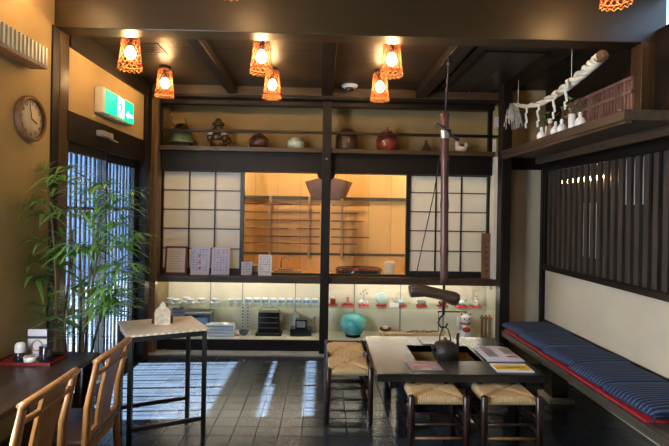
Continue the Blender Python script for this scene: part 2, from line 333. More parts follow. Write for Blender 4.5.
# back wall
ST('wall_back', G().box(-1.9, 2.46, 5.66, 5.72, 2.26, 2.95), 'plaster_shaded')
ST('wall_back_strip', G().box(1.945, 2.12, 5.255, 5.34, .866, 2.26), 'plaster_white')
ST('trim_header', G().box(-1.84, 1.935, 5.30, 5.50, 2.05, 2.265), 'dark_x')
ST('trim_pillar', G().box(-.02, .08, 5.17, 5.31, 0, 2.84), 'dark_z', .005)
g = G(); g.prism([(-.02, 2.05), (-.08, 2.05), (-.06, 1.99), (-.02, 1.96)], 5.24, 5.30); g.prism([(.08, 2.05), (.14, 2.05), (.12, 1.99), (.08, 1.96)], 5.24, 5.30); ST('trim_brackets', g, 'dark_z')
for i, x in enumerate((-1.84, 1.88)): ST('trim_post_%d' % i, G().box(x - .015, x + .025, 5.22, 5.28, 2.31, 2.80), 'dark_z')
ST('trim_rail', G().box(-1.90, 2.0, 5.235, 5.265, 2.477, 2.507), 'dark_x', .002)
# right wall
g = G(); XR = 2.38
g.box(XR, 2.46, -2.6, 2.6, 0, 3.2); g.box(XR, 2.46, 2.6, 5.0, 0, 1.04); ST('wall_right', g, 'plaster_daylit'); ST('wall_right_upper', G().box(XR, 2.46, 2.6, 5.0, 2.19, 2.95), 'dark_y')
g = G().box(2.95, 3.02, 2.0, 5.6, .6, 2.6); ST('wall_passage', g, 'black_wood'); ST('ceiling_passage', G().box(2.46, 3.02, 2.0, 5.6, 2.55, 2.6), 'black_wood'); ST('wall_passage_ends', G().box(2.40, 3.02, 1.95, 2.0, .0, 2.6).box(2.46, 3.02, 5.6, 5.65, .0, 2.6).box(2.46, 3.02, 2.0, 5.6, .55, .6), 'black_wood')
g = G().box(2.36, 2.40, 2.2, 4.95, .43, .50); ST('baseboard_right', g, 'dark_y')
ST('trim_right_post', G().box(2.28, 2.45, 3.30, 3.42, 2.25, 2.87), 'brown_z', .005)
# alcove end panel
g = G().box(2.01, 2.39, 4.955, 5.0, .3, 2.09); ST('door_2', g, 'panel')
ST('wall_alcove', G().box(1.9, 2.39, 4.96, 5.02, 2.24, 2.95).box(1.9, 2.46, 4.96, 5.02, 0, .30), 'plaster')
ST('trim_alcove', G().box(1.9, 2.39, 4.93, 5.0, 2.09, 2.25).box(1.93, 2.012, 4.93, 5.0, 0, 2.1).box(2.34, 2.39, 4.9, 4.96, .43, 2.2), 'dark_z', .003)
ST('trim_alcove_post', G().box(1.81, 1.91, 4.68, 4.80, 0, 2.95), 'dark_z', .005)
ST('wall_rear', G().box(-1.98, 2.46, -2.7, -2.6, 0, 3.2), 'plaster')
ST('wall_right_end', G().box(2.1, 2.12, 5.0, 5.6, 0, 2.95), 'plaster')
# ------------------------------------------------------------------ glazed sliding doors on the left
def glazed(n, y0, y1):
    r = bpy.data.objects.new('door_1' if n == 0 else 'door_3', None); COL.objects.link(r); r['kind'] = 'structure'
    f = G(); xa, xb = -1.955, -1.915
    f.box(xa, xb, y0, y0 + (.035 if n else .06), 0, 2.10); f.box(xa, xb, y1 - (.06 if n else .035), y1, 0, 2.10); f.box(xa, xb, y0 + .06, y1 - .06, 2.02, 2.10); f.box(xa, xb, y0 + .06, y1 - .06, 0, .09)
    o = mesh('door_frame', f, 'black', .003); o.parent = r
    b = G(); b.box(-1.945, -1.92, y0 + .06, y1 - .06, 1.585, 1.61)
    k = int((y1 - y0 - .12) / .072)
    for i in range(1, k):
        y = y0 + .06 + (y1 - y0 - .12) * i / k; wd = .003 if i % 2 else .010
        b.box(-1.94, -1.925, y - wd, y + wd, .09, 2.02)
    o = mesh('door_bars', b, 'black'); o.parent = r
    o = mesh('door_glass', G().box(-1.950, -1.946, y0 + .06, y1 - .06, .09, 2.02), 'pane'); o.parent = r
    r.location.x = -.0 if n == 0 else -.045
glazed(0, 3.47, 4.185); glazed(1, 4.15, 4.93)
# outside: slatted screen, and unseen boards added to shape the sun patches
g = G(); y = 2.0
while y < 16:
    wdt = random.uniform(.06, .15); g.box(-5.05 + random.uniform(-.02, .02), -5.0, y, y + wdt, -.05, 2.95); y += wdt + random.uniform(.012, .035)
g.box(-5.1, -5.05, 2, 16, .3, .4); g.box(-5.1, -5.05, 2, 16, 1.6, 1.7); g.box(-5.1, -5.05, 2, 16, 2.6, 2.7)
S('slatted_screen', g, 'slat_out', 'weathered pale slatted screen fence standing outside the glazed doors', 'fence', kind='thing')
ST('sun_blocker_wall', G().box(-2.56, -1.97, 1.2, 6.8, 2.6, 2.65), 'dark_y')  # unseen board added against the wall to cut off the highest sun
g = G().box(-2.924, -2.683, 1.2, 6.8, 2.6, 2.63).box(-3.39, -3.04, 1.2, 6.8, 2.6, 2.63)
ST('sun_blocker_boards', g, 'dark_y')  # unseen boards added so the sun reaches the floor in separate strips
# ------------------------------------------------------------------ shoji windows
def shoji(n, x0, x1, zs):
    r = bpy.data.objects.new('window_%d' % n, None); COL.objects.link(r); r['kind'] = 'structure'
    Y = 5.42; z0, z1 = .93, 2.04
    f = G(); f.box(x0 - .035, x0, Y - .03, Y + .02, .866, 2.06); f.box(x1, x1 + .035, Y - .03, Y + .02, .866, 2.06); f.box(x0, x1, Y - .03, Y + .02, .866, z0); f.box(x0, x1, Y - .03, Y + .02, z1, 2.06)
    o = mesh('window_frame', f, 'black', .003); o.parent = r
    b = G(); 
    for i in (1, 2): x = x0 + (x1 - x0) * i / 3; b.box(x - .007, x + .007, Y - .022, Y - .004, z0, z1)
    for z in zs: b.box(x0, x1, Y - .02, Y - .005, z - .006, z + .006)
    o = mesh('window_lattice', b, 'black'); o.parent = r
    o = mesh('window_paper', G().box(x0, x1, Y - .003, Y, z0, z1), 'shoji'); o.parent = r
shoji(1, -1.838, -.955, (1.825, 1.603, 1.384, 1.155)); shoji(2, 1.018, 1.915, (1.845, 1.622, 1.4, 1.165))
# clear window on the kitchen side between the shoji
r = bpy.data.objects.new('window_3', None); COL.objects.link(r); r['kind'] = 'structure'
f = G(); f.box(-.955, -.915, 5.38, 5.44, .866, 2.06); f.box(.97, .98, 5.38, 5.44, .866, 2.06); f.box(-.915, .97, 5.38, 5.44, .866, .885)
o = mesh('window_frame', f, 'black'); o.parent = r
o = mesh('window_glass', G().box(-.915, .97, 5.405, 5.409, .885, 2.06), 'clear'); o.parent = r
# kitchen nook behind the window
ST('wall_kitchen', G().box(-1.2, 1.25, 6.15, 6.2, .7, 2.5), 'orange_boards')
ST('wall_kitchen_side', G().box(-1.95, -1.9, 5.5, 6.2, .7, 2.5).box(2.0, 2.05, 5.5, 6.2, .7, 2.5).box(1.25, 2.0, 6.15, 6.2, .7, 2.5).box(-1.9, -1.2, 6.15, 6.2, .7, 2.5), 'plaster_white')
ST('ceiling_kitchen', G().box(-1.95, 2.05, 5.5, 6.2, 2.3, 2.35), 'plaster_white')
ST('trim_kitchen_band', G().box(-1.2, 1.25, 6.11, 6.15, 1.755, 1.80).box(-1.2, 1.25, 6.12, 6.15, 1.03, 1.06), 'grey_dark')
ST('trim_kitchen_counter', G().box(-1.9, 2.0, 5.55, 6.15, .76, .815), 'orange_wood_x')
S('kitchen_tube_lamp', G().tube([(-.8, 5.7, 2.26), (.9, 5.7, 2.26)], .016, 10), 'warm_led', 'warm tube lamp under the kitchen ceiling', 'lamp')
S('shoji_backlight', G().tube([(-1.8, 5.9, 2.24), (-1.15, 5.9, 2.24)], .014, 10), 'led', 'unseen white tube added to backlight the paper screen on the left', 'lamp')  # added to brighten the left shoji paper from behind
S('shoji_backlight', G().tube([(1.15, 5.9, 2.24), (1.9, 5.9, 2.24)], .014, 10), 'led', 'unseen white tube added to backlight the paper screen on the right', 'lamp')  # added likewise behind the right shoji to make its paper brighter
# ------------------------------------------------------------------ plate rail shelf
S('display_shelf', G().box(-1.9, 1.935, 5.2, 5.66, 2.262, 2.312), 'shelf_x', 'long dark wooden shelf carrying pots and figures under the ceiling', 'shelf', bev=.004)
# ================================================================== DISPLAY CABINET
cab = T('display_cabinet', 'long built-in display cabinet with dark counter, lit niche and glass shelf', 'cabinet', (0, 0, 0))
P('counter', G().box(-1.96, 2.06, 5.24, 5.56, .79, .866), 'shelf_x', cab, .004)
P('base', G().box(-1.9, 2.06, 5.29, 5.72, .022, .14), 'dark_x', cab, .003)
P('back_panel', G().box(-1.9, 2.06, 5.70, 5.73, .14, .79), 'cream', cab)
P('side_panel', G().box(-1.9, -1.87, 5.30, 5.70, .14, .79), 'cream', cab); P('side_panel', G().box(2.035, 2.06, 5.30, 5.70, .14, .79), 'cream', cab)
P('niche_floor', G().box(-1.87, 2.035, 5.29, 5.70, .14, .148), 'cream', cab)
P('glass_shelf', G().box(-1.865, -.02, 5.36, 5.69, .494, .502), 'shelf_glass', cab); P('glass_shelf', G().box(.08, 2.03, 5.36, 5.69, .494, .502), 'shelf_glass', cab)
for a, b_ in ((-1.87, -.96), (-.965, -.02), (.08, .97), (.965, 2.035)):
    p = P('glass_door', G().box(a, b_, 5.318 if a < -1 or a == .08 else 5.326, 5.322 if a < -1 or a == .08 else 5.330, .15, .785), 'clear', cab)
for x in (-.962, .968, -1.35, -.32, .40, 1.5): P('bracket_upright', G().box(x - .005, x + .005, 5.685, 5.70, .148, .785), 'grey', cab)
for a, b_ in ((-1.8, -.1), (.16, 1.85)): P('tube_light', G().tube([(a, 5.37, .778), (b_, 5.37, .778)], .007, 8), 'led', cab)
# ================================================================== LAMPS
def lamp(loc, label):
    t = T('ceiling_lamp', label, 'lamp', loc, 0, 'cane-shaded ceiling lamps')
    g = G(); n = 14; k = 8; h = .235
    def rad(u): return .062 + .026 * u ** 1.1
    for s_ in (1, -1):
        for i in range(n):
            pts = []
            for j in range(k + 1):
                u = j / k; a = 2 * pi * i / n + s_ * u * 2.1
                pts.append((rad(u) * cos(a), rad(u) * sin(a), -.03 - u * h))
            g.mat(0).tube(pts, .0024, 4, False)
    for i in range(n):                                               # looped hem
        a = 2 * pi * (i + .5) / n; a0 = a - pi / n; a1 = a + pi / n; rr = rad(1)
        g.mat(1).tube([(rr * cos(a0), rr * sin(a0), -.03 - h), (rr * 1.03 * cos(a), rr * 1.03 * sin(a), -.03 - h - .018), (rr * cos(a1), rr * sin(a1), -.03 - h)], .0028, 4, False)
    for z, u in ((-.032, 0), (-.03 - h * .93, .93)):
        g.mat(0).tube([(rad(u) * cos(q * pi / 12), rad(u) * sin(q * pi / 12), z) for q in range(25)], .004, 5, False)
    P('shade', g, ['cane', 'cane_pale'], t)
    P('bulb', G().lathe([(.012, -.10), (.022, -.112), (.036, -.135), (.040, -.158), (.032, -.182), (.016, -.196), (.001, -.199)], 16), 'bulb', t)
    P('socket', G().lathe([(.02, -.02), (.02, -.10), (.012, -.105)], 12), 'black', t)
    P('canopy', G().lathe([(.055, 0), (.055, -.012), (.03, -.03), (.001, -.03)], 20), 'black', t)
    return t
lp = lamp((-1.50, 3.61, 2.948), 'cane lamp nearest the exit sign, front one of the left pair')
for (x, y, z), lb in (((-1.52, 4.45, 2.948), 'cane lamp behind, second in the pair beside the exit sign'),
                      ((-.497, 3.62, 2.948), 'cane lamp in front of the middle pair, left of the centre ceiling beam'),
                      ((-.50, 4.42, 2.948), 'cane lamp at the back of the middle pair, left of the centre beam'),
                      ((.515, 3.61, 2.948), 'cane lamp in front of the pair between centre beam and pothook rod'),
                      ((.52, 4.40, 2.948), 'cane lamp at the back of the pair nearest the dome camera'),
                      ((1.80, 2.85, 3.198), 'cane lamp cut off by the top edge, in front of the lit soffit'),
                      ((-.60, 2.85, 3.198), 'cane lamp above the frame whose glow shows mid soffit'),
                      ((-1.74, 2.85, 3.198), 'cane lamp above the frame whose glow shows on the soffit near the left post')):
    dup(lp, (x, y, z), label=lb)
for i, x in enumerate((1.22, 2.02)): ST('trim_batten_%d' % i, G().box(x - .012, x + .012, 3.46, 5.06, 2.93, 2.951), 'dark_y')
# dome camera
t = T('dome_camera', 'small white dome camera with dark eye on the ceiling', 'camera', (.26, 4.93, 2.95))
P('base_plate', G().lathe([(.085, 0), (.085, -.018), (.06, -.03)], 24), 'white', t); P('dome', G().lathe([(.045, -.028), (.042, -.05), (.03, -.068), (.001, -.076)], 20), 'black_lac', t)
# ceiling vents
t = T('ceiling_vent', 'large dark rectangular panel vent set in the ceiling by the right wall', 'vent', (1.58, 4.5, 2.948))
P('frame', G().box(-.27, .27, -.72, -.70, -.012, 0).box(-.27, .27, .70, .72, -.012, 0).box(-.27, -.25, -.70, .70, -.012, 0).box(.25, .27, -.70, .70, -.012, 0), 'dark_y', t)
P('panel', G().box(-.24, -.005, -.69, .69, -.006, 0).box(.005, .24, -.69, .69, -.006, 0), 'black', t)
P('catch', G().lathe([(.012, -.006), (.012, -.02), (.001, -.02)], 10, (0, .55, 0)), 'steel', t)
t = T('slot_vent', 'small slotted air vent in the ceiling before the exit sign', 'vent', (-1.52, 3.95, 2.949))
P('frame', G().box(-.15, .15, -.13, .13, -.006, 0), 'dark_y', t)
for i in range(4): P('slot', G().box(-.13, .13, -.10 + i * .055, -.075 + i * .055, -.010, -.005), 'black', t)
# ================================================================== LEFT WALL THINGS
# clock
t = T('wall_clock', 'round wall clock with tan rim and pale face on the plaster', 'clock', (-1.898, 3.035, 2.166))
def onx(g): return g.xf(Matrix.Rotation(R(90), 4, 'Y'))
P('rim', onx(G().lathe([(.145, 0), (.145, .028), (.135, .035), (.122, .03), (.122, .012)], 40, cap=False)), 'plaque_wood', t)
clock_face = P('face', onx(G().lathe([(.123, .008), (.123, .012), (.001, .012)], 40)), 'cream', t)
def hand(a, l, w_): return G().bar((.018, 0, 0), (.018, l * sin(a), l * cos(a)), .002, w_, up=(0, cos(a), -sin(a)) )
P('hour_hand', hand(R(112), .06, .008), 'ink', t); P('minute_hand', hand(R(-12), .09, .006), 'ink', t)
def text_mesh(s_, size):
    c = bpy.data.curves.new('numeral', 'FONT'); c.body = s_; c.size = size; c.align_x = 'CENTER'; c.align_y = 'CENTER'; c.extrude = .0006
    o = bpy.data.objects.new('numeral', c); me = bpy.data.meshes.new_from_object(o); bpy.data.objects.remove(o)
    return me
for i in range(1, 13):
    a = R(30 * i); me = text_mesh(str(i), .033); me.materials.append(M['ink']); o = bpy.data.objects.new('numeral', me); COL.objects.link(o); o.parent = clock_face
    o.location = (.0135, .098 * sin(a), .098 * cos(a)); o.rotation_euler = (R(90), 0, R(90))
# wall AC unit / louvre
t = T('air_conditioner', 'cream wall-mounted unit with pale vertical ribs above the clock', 'air conditioner', (-1.898, 2.66, 2.49))
P('housing', G().box(0, .12, -.38, .36, 0, .125), 'ivory', t, .01)
for i in range(20): P('rib', G().box(.12, .132, -.36 + i * .036, -.345 + i * .036, .008, .12), 'white', t)
P('flap', G().box(.02, .125, -.37, .35, -.012, -.002), 'plaque_wood', t)
# exit sign
t = T('exit_sign', 'green lit exit sign with white running figure and arrow on the plaster', 'sign', (-1.898, 4.21, 2.39))
P('housing', G().box(0, .07, -.335, .285, 0, .215), 'ivory', t, .006)
P('face', G().box(.0705, .079, -.29, .265, .015, .20), 'green_lit', t)
g = G().box(.079, .081, -.08, .05, .025, .19); P('doorway', g, 'white_lit', t)
g = G()                                                            # running figure in green on the white doorway
g.add([], [])
def yz(pts): g.prism(pts, .081, .0825, 'YZ')
yz([(-.015 + .013 * cos(a * pi / 5), .165 + .013 * sin(a * pi / 5)) for a in range(10)])
yz([(-.035, .145), (.0, .15), (.012, .095), (-.018, .09)]); yz([(-.018, .10), (.0, .09), (-.04, .04), (-.06, .045)]); yz([(-.008, .10), (.012, .095), (.035, .07), (.03, .035), (.018, .037), (.02, .065)])
yz([(.0, .148), (-.005, .135), (.04, .12), (.043, .13)]); yz([(-.035, .145), (-.03, .132), (-.065, .11), (-.072, .12)])
P('running_figure', g, 'green_lit', t)
P('arrow', G().prism([(.10, .075), (.14, .11), (.14, .088), (.24, .088), (.24, .062), (.14, .062), (.14, .04)], .079, .081, 'YZ'), 'white_lit', t)
P('lamp_strip', G().box(.01, .07, -.2, .1, -.006, 0), 'ivory', t)
S('door_closer', G().box(0, .05, -.10, .10, 0, .045).bar((.03, .05, .0), (.035, .22, -.01), .015, .01), 'grey', 'small grey door closer on the dark lintel below the exit sign', 'door closer', (-1.879, 3.98, 2.20))
# ================================================================== KITCHEN NOOK THINGS
def ladder(x, label, left, right):
    t = T('wall_rack', label, 'rack', (x, 6.11, 1.0), 0, 'narrow slatted racks on the orange wall')
    P('upright', G().box(-.014, .014, -.02, .038, -.02, .80), 'pale_wood', t)
    for i, z in enumerate((.693, .588, .484, .379, .274, .183)):
        l = left[i % len(left)]; rr = right[i % len(right)]
        P('peg_rail', G().box(-l, rr, -.045, -.015, z - .009, z + .009), 'tile_red' if i == 0 and left[0] > .3 else 'rail_wood', t)
ladder(-.69, 'slatted wall rack furthest to the left of the kitchen window', (.33, .33, .32), (.30, .30, .26, .24)); ladder(-.18, 'slatted wall rack just to the left of the pillar', (.30, .20, .26, .16), (.14,))
ladder(.25, 'slatted wall rack just to the right of the pillar', (.14,), (.36, .20, .28, .2))
t = T('fan_sign', 'dark fan-shaped wooden board hanging behind the pillar', 'sign', (.065, 5.82, 1.77))
def fan(s_):
    p = [(-.21 * s_, .0 + .13 * (1 - s_)), (.21 * s_, .0 + .13 * (1 - s_))]
    for k in range(9):
        a = k / 8; p.append(((.30 - .60 * a) * s_, .13 + (.075 + .06 * sin(a * pi)) * s_))
    return p
P('frame', G().prism(fan(1), 0, .03), 'plaque_wood', t, .004); P('face', G().prism(fan(.82), -.004, 0.001), 'mauve', t)
P('hanger', G().tube([(-.1, .015, .25), (-.1, .015, .52)], .003, 6).tube([(.1, .015, .25), (.1, .015, .52)], .003, 6), 'black', t)
t = T('sushi_tub', 'wide round tub with red inside and black rim on the kitchen counter', 'tub', (.46, 5.84, .815))
P('tub_wall', G().lathe([(.27, 0), (.285, .01), (.295, .085), (.28, .09), (.268, .02)], 40, sy=.8), 'black_lac', t); P('inside', G().lathe([(.272, .086), (.001, .080)], 40, sy=.8), 'red_lac', t)
S('wooden_block', G().box(-.17, .17, -.08, .08, 0, .06).box(-.13, .05, -.06, .06, .06, .075), 'pale_wood', 'low pale wooden stand on the kitchen counter by the paper stand', 'block', (-.42, 5.8, .815), bev=.004)
t = T('kitchen_tap', 'small steel tap arching over the kitchen counter', 'tap', (-.52, 5.95, .815))
P('spout', G().tube([(0, 0, 0), (0, 0, .16), (.02, -.02, .2), (.07, -.04, .21), (.1, -.05, .17)], .009, 8), 'steel', t); P('handle', G().box(-.03, .03, -.01, .01, .05, .065), 'steel', t)
S('cloth_bundle', G().lathe([(.06, 0), (.07, .05), (.06, .12), (.075, .17), (.04, .19), (.001, .18)], 16), 'cream', 'pale cloth-covered pot on the kitchen counter beside the red tub', 'pot', (.84, 5.75, .815))
S('steel_pot', G().lathe([(.085, 0), (.09, .02), (.09, .12), (.095, .125), (.08, .135), (.02, .15), (.001, .17)], 24), 'steel', 'grey lidded steel pot in the corner of the kitchen counter behind the paper stand', 'pot', (-.84, 5.68, .815))
# ================================================================== UPPER SHELF THINGS (z 2.312)
ZS = 2.312
t = T('armour_helmet', 'green bronze crested helmet ornament on the top shelf above the framed notice', 'ornament', (-1.655, 5.43, ZS))
P('stand', G().box(-.11, .11, -.08, .08, 0, .06), 'dark_x', t, .006)
P('bowl', G().lathe([(.125, .06), (.12, .09), (.105, .17), (.085, .235), (.05, .28), (.001, .295)], 24), 'bronze', t)
P('neck_guard', G().lathe([(.14, .06), (.136, .09), (.118, .13)], 24, cap=False).lathe([(.128, .12), (.124, .15), (.110, .17)], 24, cap=False), 'highlight_green', t)
P('crest', G().tube([(-.03, -.10, .2), (-.08, -.11, .28), (-.07, -.11, .345)], [.012, .01, .004], 6).tube([(.03, -.10, .2), (.08, -.11, .28), (.07, -.11, .345)], [.012, .01, .004], 6), 'bronze', t)
t = T('lucky_god_figure', 'bronze seated lucky god figure with round headdress on the top shelf', 'figurine', (-1.23, 5.43, ZS))
P('body', G().ball((0, 0, .075), .105, .08, .075).ball((0, -.03, .14), .085, .07, .07).ball((-.08, -.05, .12), .04, .04, .05).ball((.085, -.05, .12), .04, .04, .05), 'bronze', t)
P('head', G().ball((0, -.02, .235), .055, .05, .055).ball((-.055, -.02, .225), .014).ball((.055, -.02, .225), .014), 'bronze', t)
P('hat', G().ball((0, -.01, .285), .075, .06, .03).ball((0, 0, .32), .04, .04, .035), 'dark_glaze', t)
P('sleeve', G().ball((-.07, -.06, .165), .045, .03, .025), 'cream', t); P('sleeve', G().ball((.07, -.06, .165), .045, .03, .025), 'cream', t)
P('sack', G().ball((.1, .03, .10), .045, .05, .05), 'bronze', t)
def pot(name, prof, matn, label, cat, loc, knob=None, n=28):
    t = T(name, label, cat, loc); P('body', G().lathe(prof, n), matn, t)
    if knob: P('lid', G().lathe(knob[0], n), knob[1], t)
    return t
pot('iron_kettle_pot', [(.06, 0), (.10, .02), (.118, .07), (.112, .12), (.08, .155), (.055, .16)], 'dark_glaze', 'squat black-brown lidded jar on the top shelf, between bronze figure and pale jar', 'jar', (-.755, 5.42, ZS), ([(.056, .158), (.05, .175), (.02, .185), (.022, .205), (.001, .21)], 'dark_glaze'))
pot('pale_jar', [(.05, 0), (.085, .02), (.10, .06), (.09, .105), (.06, .12), (.06, .13)], 'celadon', 'small pale celadon jar on the top shelf beside the pillar', 'jar', (-.33, 5.42, ZS), ([(.061, .128), (.05, .14), (.001, .143)], 'white'))
t = T('straw_hood', 'tall dark domed basket on the top shelf right beside the pillar', 'basket', (.265, 5.42, ZS))
P('dome', G().lathe([(.125, 0), (.13, .05), (.13, .15), (.115, .205), (.08, .245), (.04, .262), (.001, .266)], 28), 'dark_glaze', t)
for z, r_ in ((.03, .131), (.09, .133), (.15, .132)): P('hoop', G().lathe([(r_, z - .005), (r_ + .003, z), (r_, z + .005)], 28, cap=False), 'bronze', t)
pot('red_jar', [(.08, 0), (.11, .02), (.128, .08), (.128, .14), (.10, .20), (.07, .225)], 'tile_red', 'big glossy red-brown lidded jar on the top shelf', 'jar', (.735, 5.42, ZS), ([(.072, .222), (.06, .245), (.02, .252), (.016, .275), (.022, .285), (.001, .295)], 'tile_red'))
S('cone_bottle', G().lathe([(.07, 0), (.075, .01), (.05, .06), (.022, .11), (.015, .15), (.018, .155), (.001, .155)], 20), 'dark_glaze', 'dull brown cone-shaped bottle on the top shelf behind the bamboo pole', 'bottle', (1.205, 5.46, ZS))
t = T('ship_ornament', 'cream and brown animal ornament on the top shelf right of the pole', 'ornament', (1.61, 5.42, ZS))
P('base', G().box(-.08, .08, -.04, .04, 0, .02), 'dark_x', t); P('body', G().ball((0, 0, .06), .075, .04, .04).ball((-.05, 0, .11), .03, .03, .045).ball((.055, 0, .1), .025, .03, .035), 'cream', t)
P('saddle', G().ball((.005, 0, .09), .035, .042, .025), 'tile_red', t)
t = T('notice_card', 'pale blue notice card hung in the corner above the top shelf', 'card', (1.985, 5.25, 2.60)); P('sheet', G().box(-.055, .055, -.004, 0, 0, .115), 'mauve_paper', t)
P('printing', scribble(G(), -.03, .03, .02, .10, -.005, 2, 3), 'ink', t)
S('chrome_hook', G().tube([(0, 0, 0), (0, -.02, .01), (0, -.025, -.05), (0, -.03, -.075), (0, -.045, -.07)], .007, 8).lathe([(.014, -.01), (.014, .01)], 10), 'steel', 'small chrome hook on the pillar under the top shelf', 'hook', (.03, 5.165, 2.19))
# ================================================================== COUNTER THINGS (z .866)
ZC = .866
t = T('framed_notice', 'dark red-framed cream notice standing on the counter against the left shoji', 'picture frame', (-1.665, 5.33, ZC))
def lean(g, a=.10): return g.xf(Matrix.Rotation(-a, 4, 'X'))
P('frame', lean(G().box(-.125, -.105, -.008, .01, 0, .315).box(.105, .125, -.008, .01, 0, .315).box(-.105, .105, -.008, .01, 0, .02).box(-.105, .105, -.008, .01, .295, .315)), 'tray_red', t, .002)
P('sheet', lean(G().box(-.105, .105, 0, .004, .02, .295)), 'cream', t)
g = G()
for i in range(8): g.bar((-.08, -.001, .06 + i * .028), (.08 - (i % 3) * .02, -.001, .06 + i * .028), .0006, .003)
P('writing', lean(g), 'plaque_wood', t)
def menu(name, label, loc, w_, h_, sheet, seed, red=False, cols=5, rows=9):
    t = T(name, label, 'menu card', loc); P('sheet', lean(G().box(-w_ / 2, w_ / 2, 0, .003, 0, h_)), sheet, t)
    P('writing', lean(scribble(G(), -w_ * .42, w_ * .42, h_ * .12, h_ * .95, -.001, cols, rows, .8, .0028, random.Random(seed))), 'ink', t)
    if red: P('red_writing', lean(scribble(G(), -w_ * .16, w_ * .1, h_ * .12, h_ * .8, -.0015, 1, 3, 1, .008, random.Random(seed + 1))), 'red_ink', t)
    P('stand_foot', G().box(-w_ * .45, w_ * .45, -.02, .05, 0, .008), 'clear' if not red else 'ivory', t)
    return t
menu('menu_card', 'white menu card with red brush writing on the counter, next to the framed notice', (-1.39, 5.32, ZC), .215, .31, 'mauve_paper', 3, True)
menu('menu_card', 'white card of vertical black handwriting standing between two cards on the counter', (-1.158, 5.32, ZC), .205, .31, 'mauve_paper', 5)
menu('leaflet_stand', 'small pale leaflet stand on the counter before the steel pot', (-.862, 5.33, ZC), .12, .15, 'mauve_paper', 8, cols=3, rows=4)
menu('price_card', 'narrow white card with fine print on the counter before the orange window', (-.65, 5.30, ZC), .15, .235, 'paper', 11, cols=5, rows=7)
t = T('wooden_plaque', 'tall brown wooden plaque with dark brushed characters, leaning by the right shoji', 'plaque', (1.905, 5.33, ZC))
P('board', lean(G().box(-.062, .062, 0, .02, 0, .52), .03), 'plaque_wood', t, .004); P('writing', lean(scribble(G(), -.035, .035, .05, .47, -.002, 1, 6, 1, .006, random.Random(4)), .03), 'ink', t)
# ================================================================== NICHE THINGS
ZG = .502; ZN = .148; YG = 5.50
def cupmesh(r_, h_): return G().lathe([(r_ * .55, 0), (r_ * .75, h_ * .15), (r_, h_ * .95), (r_ * 1.02, h_), (r_ * .93, h_), (r_ * .7, h_ * .2), (.001, h_ * .15)], 18)
t = T('cup_and_saucer', 'white and blue cup on saucer nearest the side wall of the niche', 'cup', (-1.78, YG, ZG), 0, 'cups on saucers on the glass shelf')
P('saucer', G().lathe([(.03, 0), (.035, .006), (.062, .018), (.06, .02), (.001, .010)], 20), 'white', t); P('cup', G().xf(Matrix()).lathe([(.022, .014), (.036, .03), (.042, .062), (.039, .062), (.001, .03)], 18), 'white', t)
cup = t.children[-1] if t.children[-1].name.startswith('cup') else t.children[0]
P('blue_band', G().lathe([(.0385, .038), (.0425, .052)], 18, cap=False), 'blue_glaze', cup); P('cup_handle', G().tube([(.04, 0, .05), (.058, 0, .048), (.058, 0, .032), (.037, 0, .03)], .004, 6), 'white', cup)
for x, y, lb in ((-1.685, 5.44, 'stacked cup and saucer second from the side wall on the glass shelf'), (-1.60, 5.56, 'white and blue cup on saucer just behind the tall stacked cups'), (-1.53, 5.47, 'third cup on saucer, above the black brazier box'),
              (-1.41, 5.50, 'fourth cup on saucer, above the middle of the black brazier box'), (-1.25, 5.50, 'last cup on saucer before the gap on the glass shelf')):
    dup(t, (x, y, ZG), label=lb)
for x, lb in ((-1.06, 'small blue and white tea bowl beside the tiny figure on the glass shelf'), (-.97, 'little blue and white tea bowl next to the bracket upright')):
    S('tea_bowl', cupmesh(.032, .055).mat(1).lathe([(.0325, .04), (.0335, .05)], 18), ['white', 'blue_glaze'], lb, 'bowl', (x, YG, ZG), 0, 'tea bowls on the glass shelf')
t = T('mug', 'first white and blue mug of nine on the glass shelf', 'mug', (-.86, YG, ZG), 0, 'row of nine blue and white mugs')
P('body', G().lathe([(.032, 0), (.036, .004), (.037, .075), (.033, .075), (.031, .01), (.001, .01)], 18), 'white', t); P('pattern', G().lathe([(.0373, .025), (.0378, .03), (.0378, .055), (.0373, .06)], 18, cap=False), 'blue_glaze', t)
P('mug_handle', G().tube([(.036, 0, .06), (.056, 0, .055), (.056, 0, .025), (.036, 0, .02)], .0045, 6), 'white', t)
words = ['second', 'third', 'fourth', 'fifth', 'sixth', 'seventh', 'eighth', 'ninth']
for i in range(8): dup(t, (-.86 + .0975 * (i + 1), YG, ZG), random.uniform(-.5, .5), label='%s blue and white mug counted along the row towards the pillar' % words[i])
def mat_red(x, w_=.07): pass
def onred(name, x, label, cat, build, w_=.055):
    t = T(name, label, cat, (x, YG, ZG)); P('red_mat', G().box(-w_, w_, -.05, .05, 0, .01), 'red', t, label='bright red mat'); build(t); return t
def b1(t): P('body', G().box(-.03, .03, -.03, .03, .01, .075), 'red_lac', t, .004); P('lid', G().ball((0, 0, .085), .025, .025, .02), 'cream', t)
onred('red_box', .135, 'small red lacquer box beside the pillar on the glass shelf', 'box', b1)
def b2(t): P('case', G().lathe([(.04, .01), (.042, .08), (.03, .115), (.001, .13)], 16), 'clear', t); P('doll', G().ball((0, 0, .035), .025, .02, .03).ball((0, 0, .08), .018), 'pink', t); P('case_frame', G().box(-.045, .045, -.035, .035, .01, .02), 'tile_red', t)
onred('doll_case', .31, 'glass-domed doll on red mat on the glass shelf', 'ornament', b2, .07)
def b3(t):
    P('body', G().ball((-.025, 0, .04), .03, .03, .032).ball((.03, 0, .035), .025, .025, .028), 'white', t)
    P('wire_tree', G().tube([(0, 0, .04), (0, 0, .16), (.02, 0, .18)], .003, 5).tube([(0, 0, .10), (-.035, 0, .14)], .0025, 5).tube([(0, 0, .12), (.04, 0, .14)], .0025, 5).ball((-.035, 0, .14), .012).ball((.04, 0, .145), .012).ball((.02, 0, .185), .012).ball((-.005, 0, .165), .012), 'grey', t)
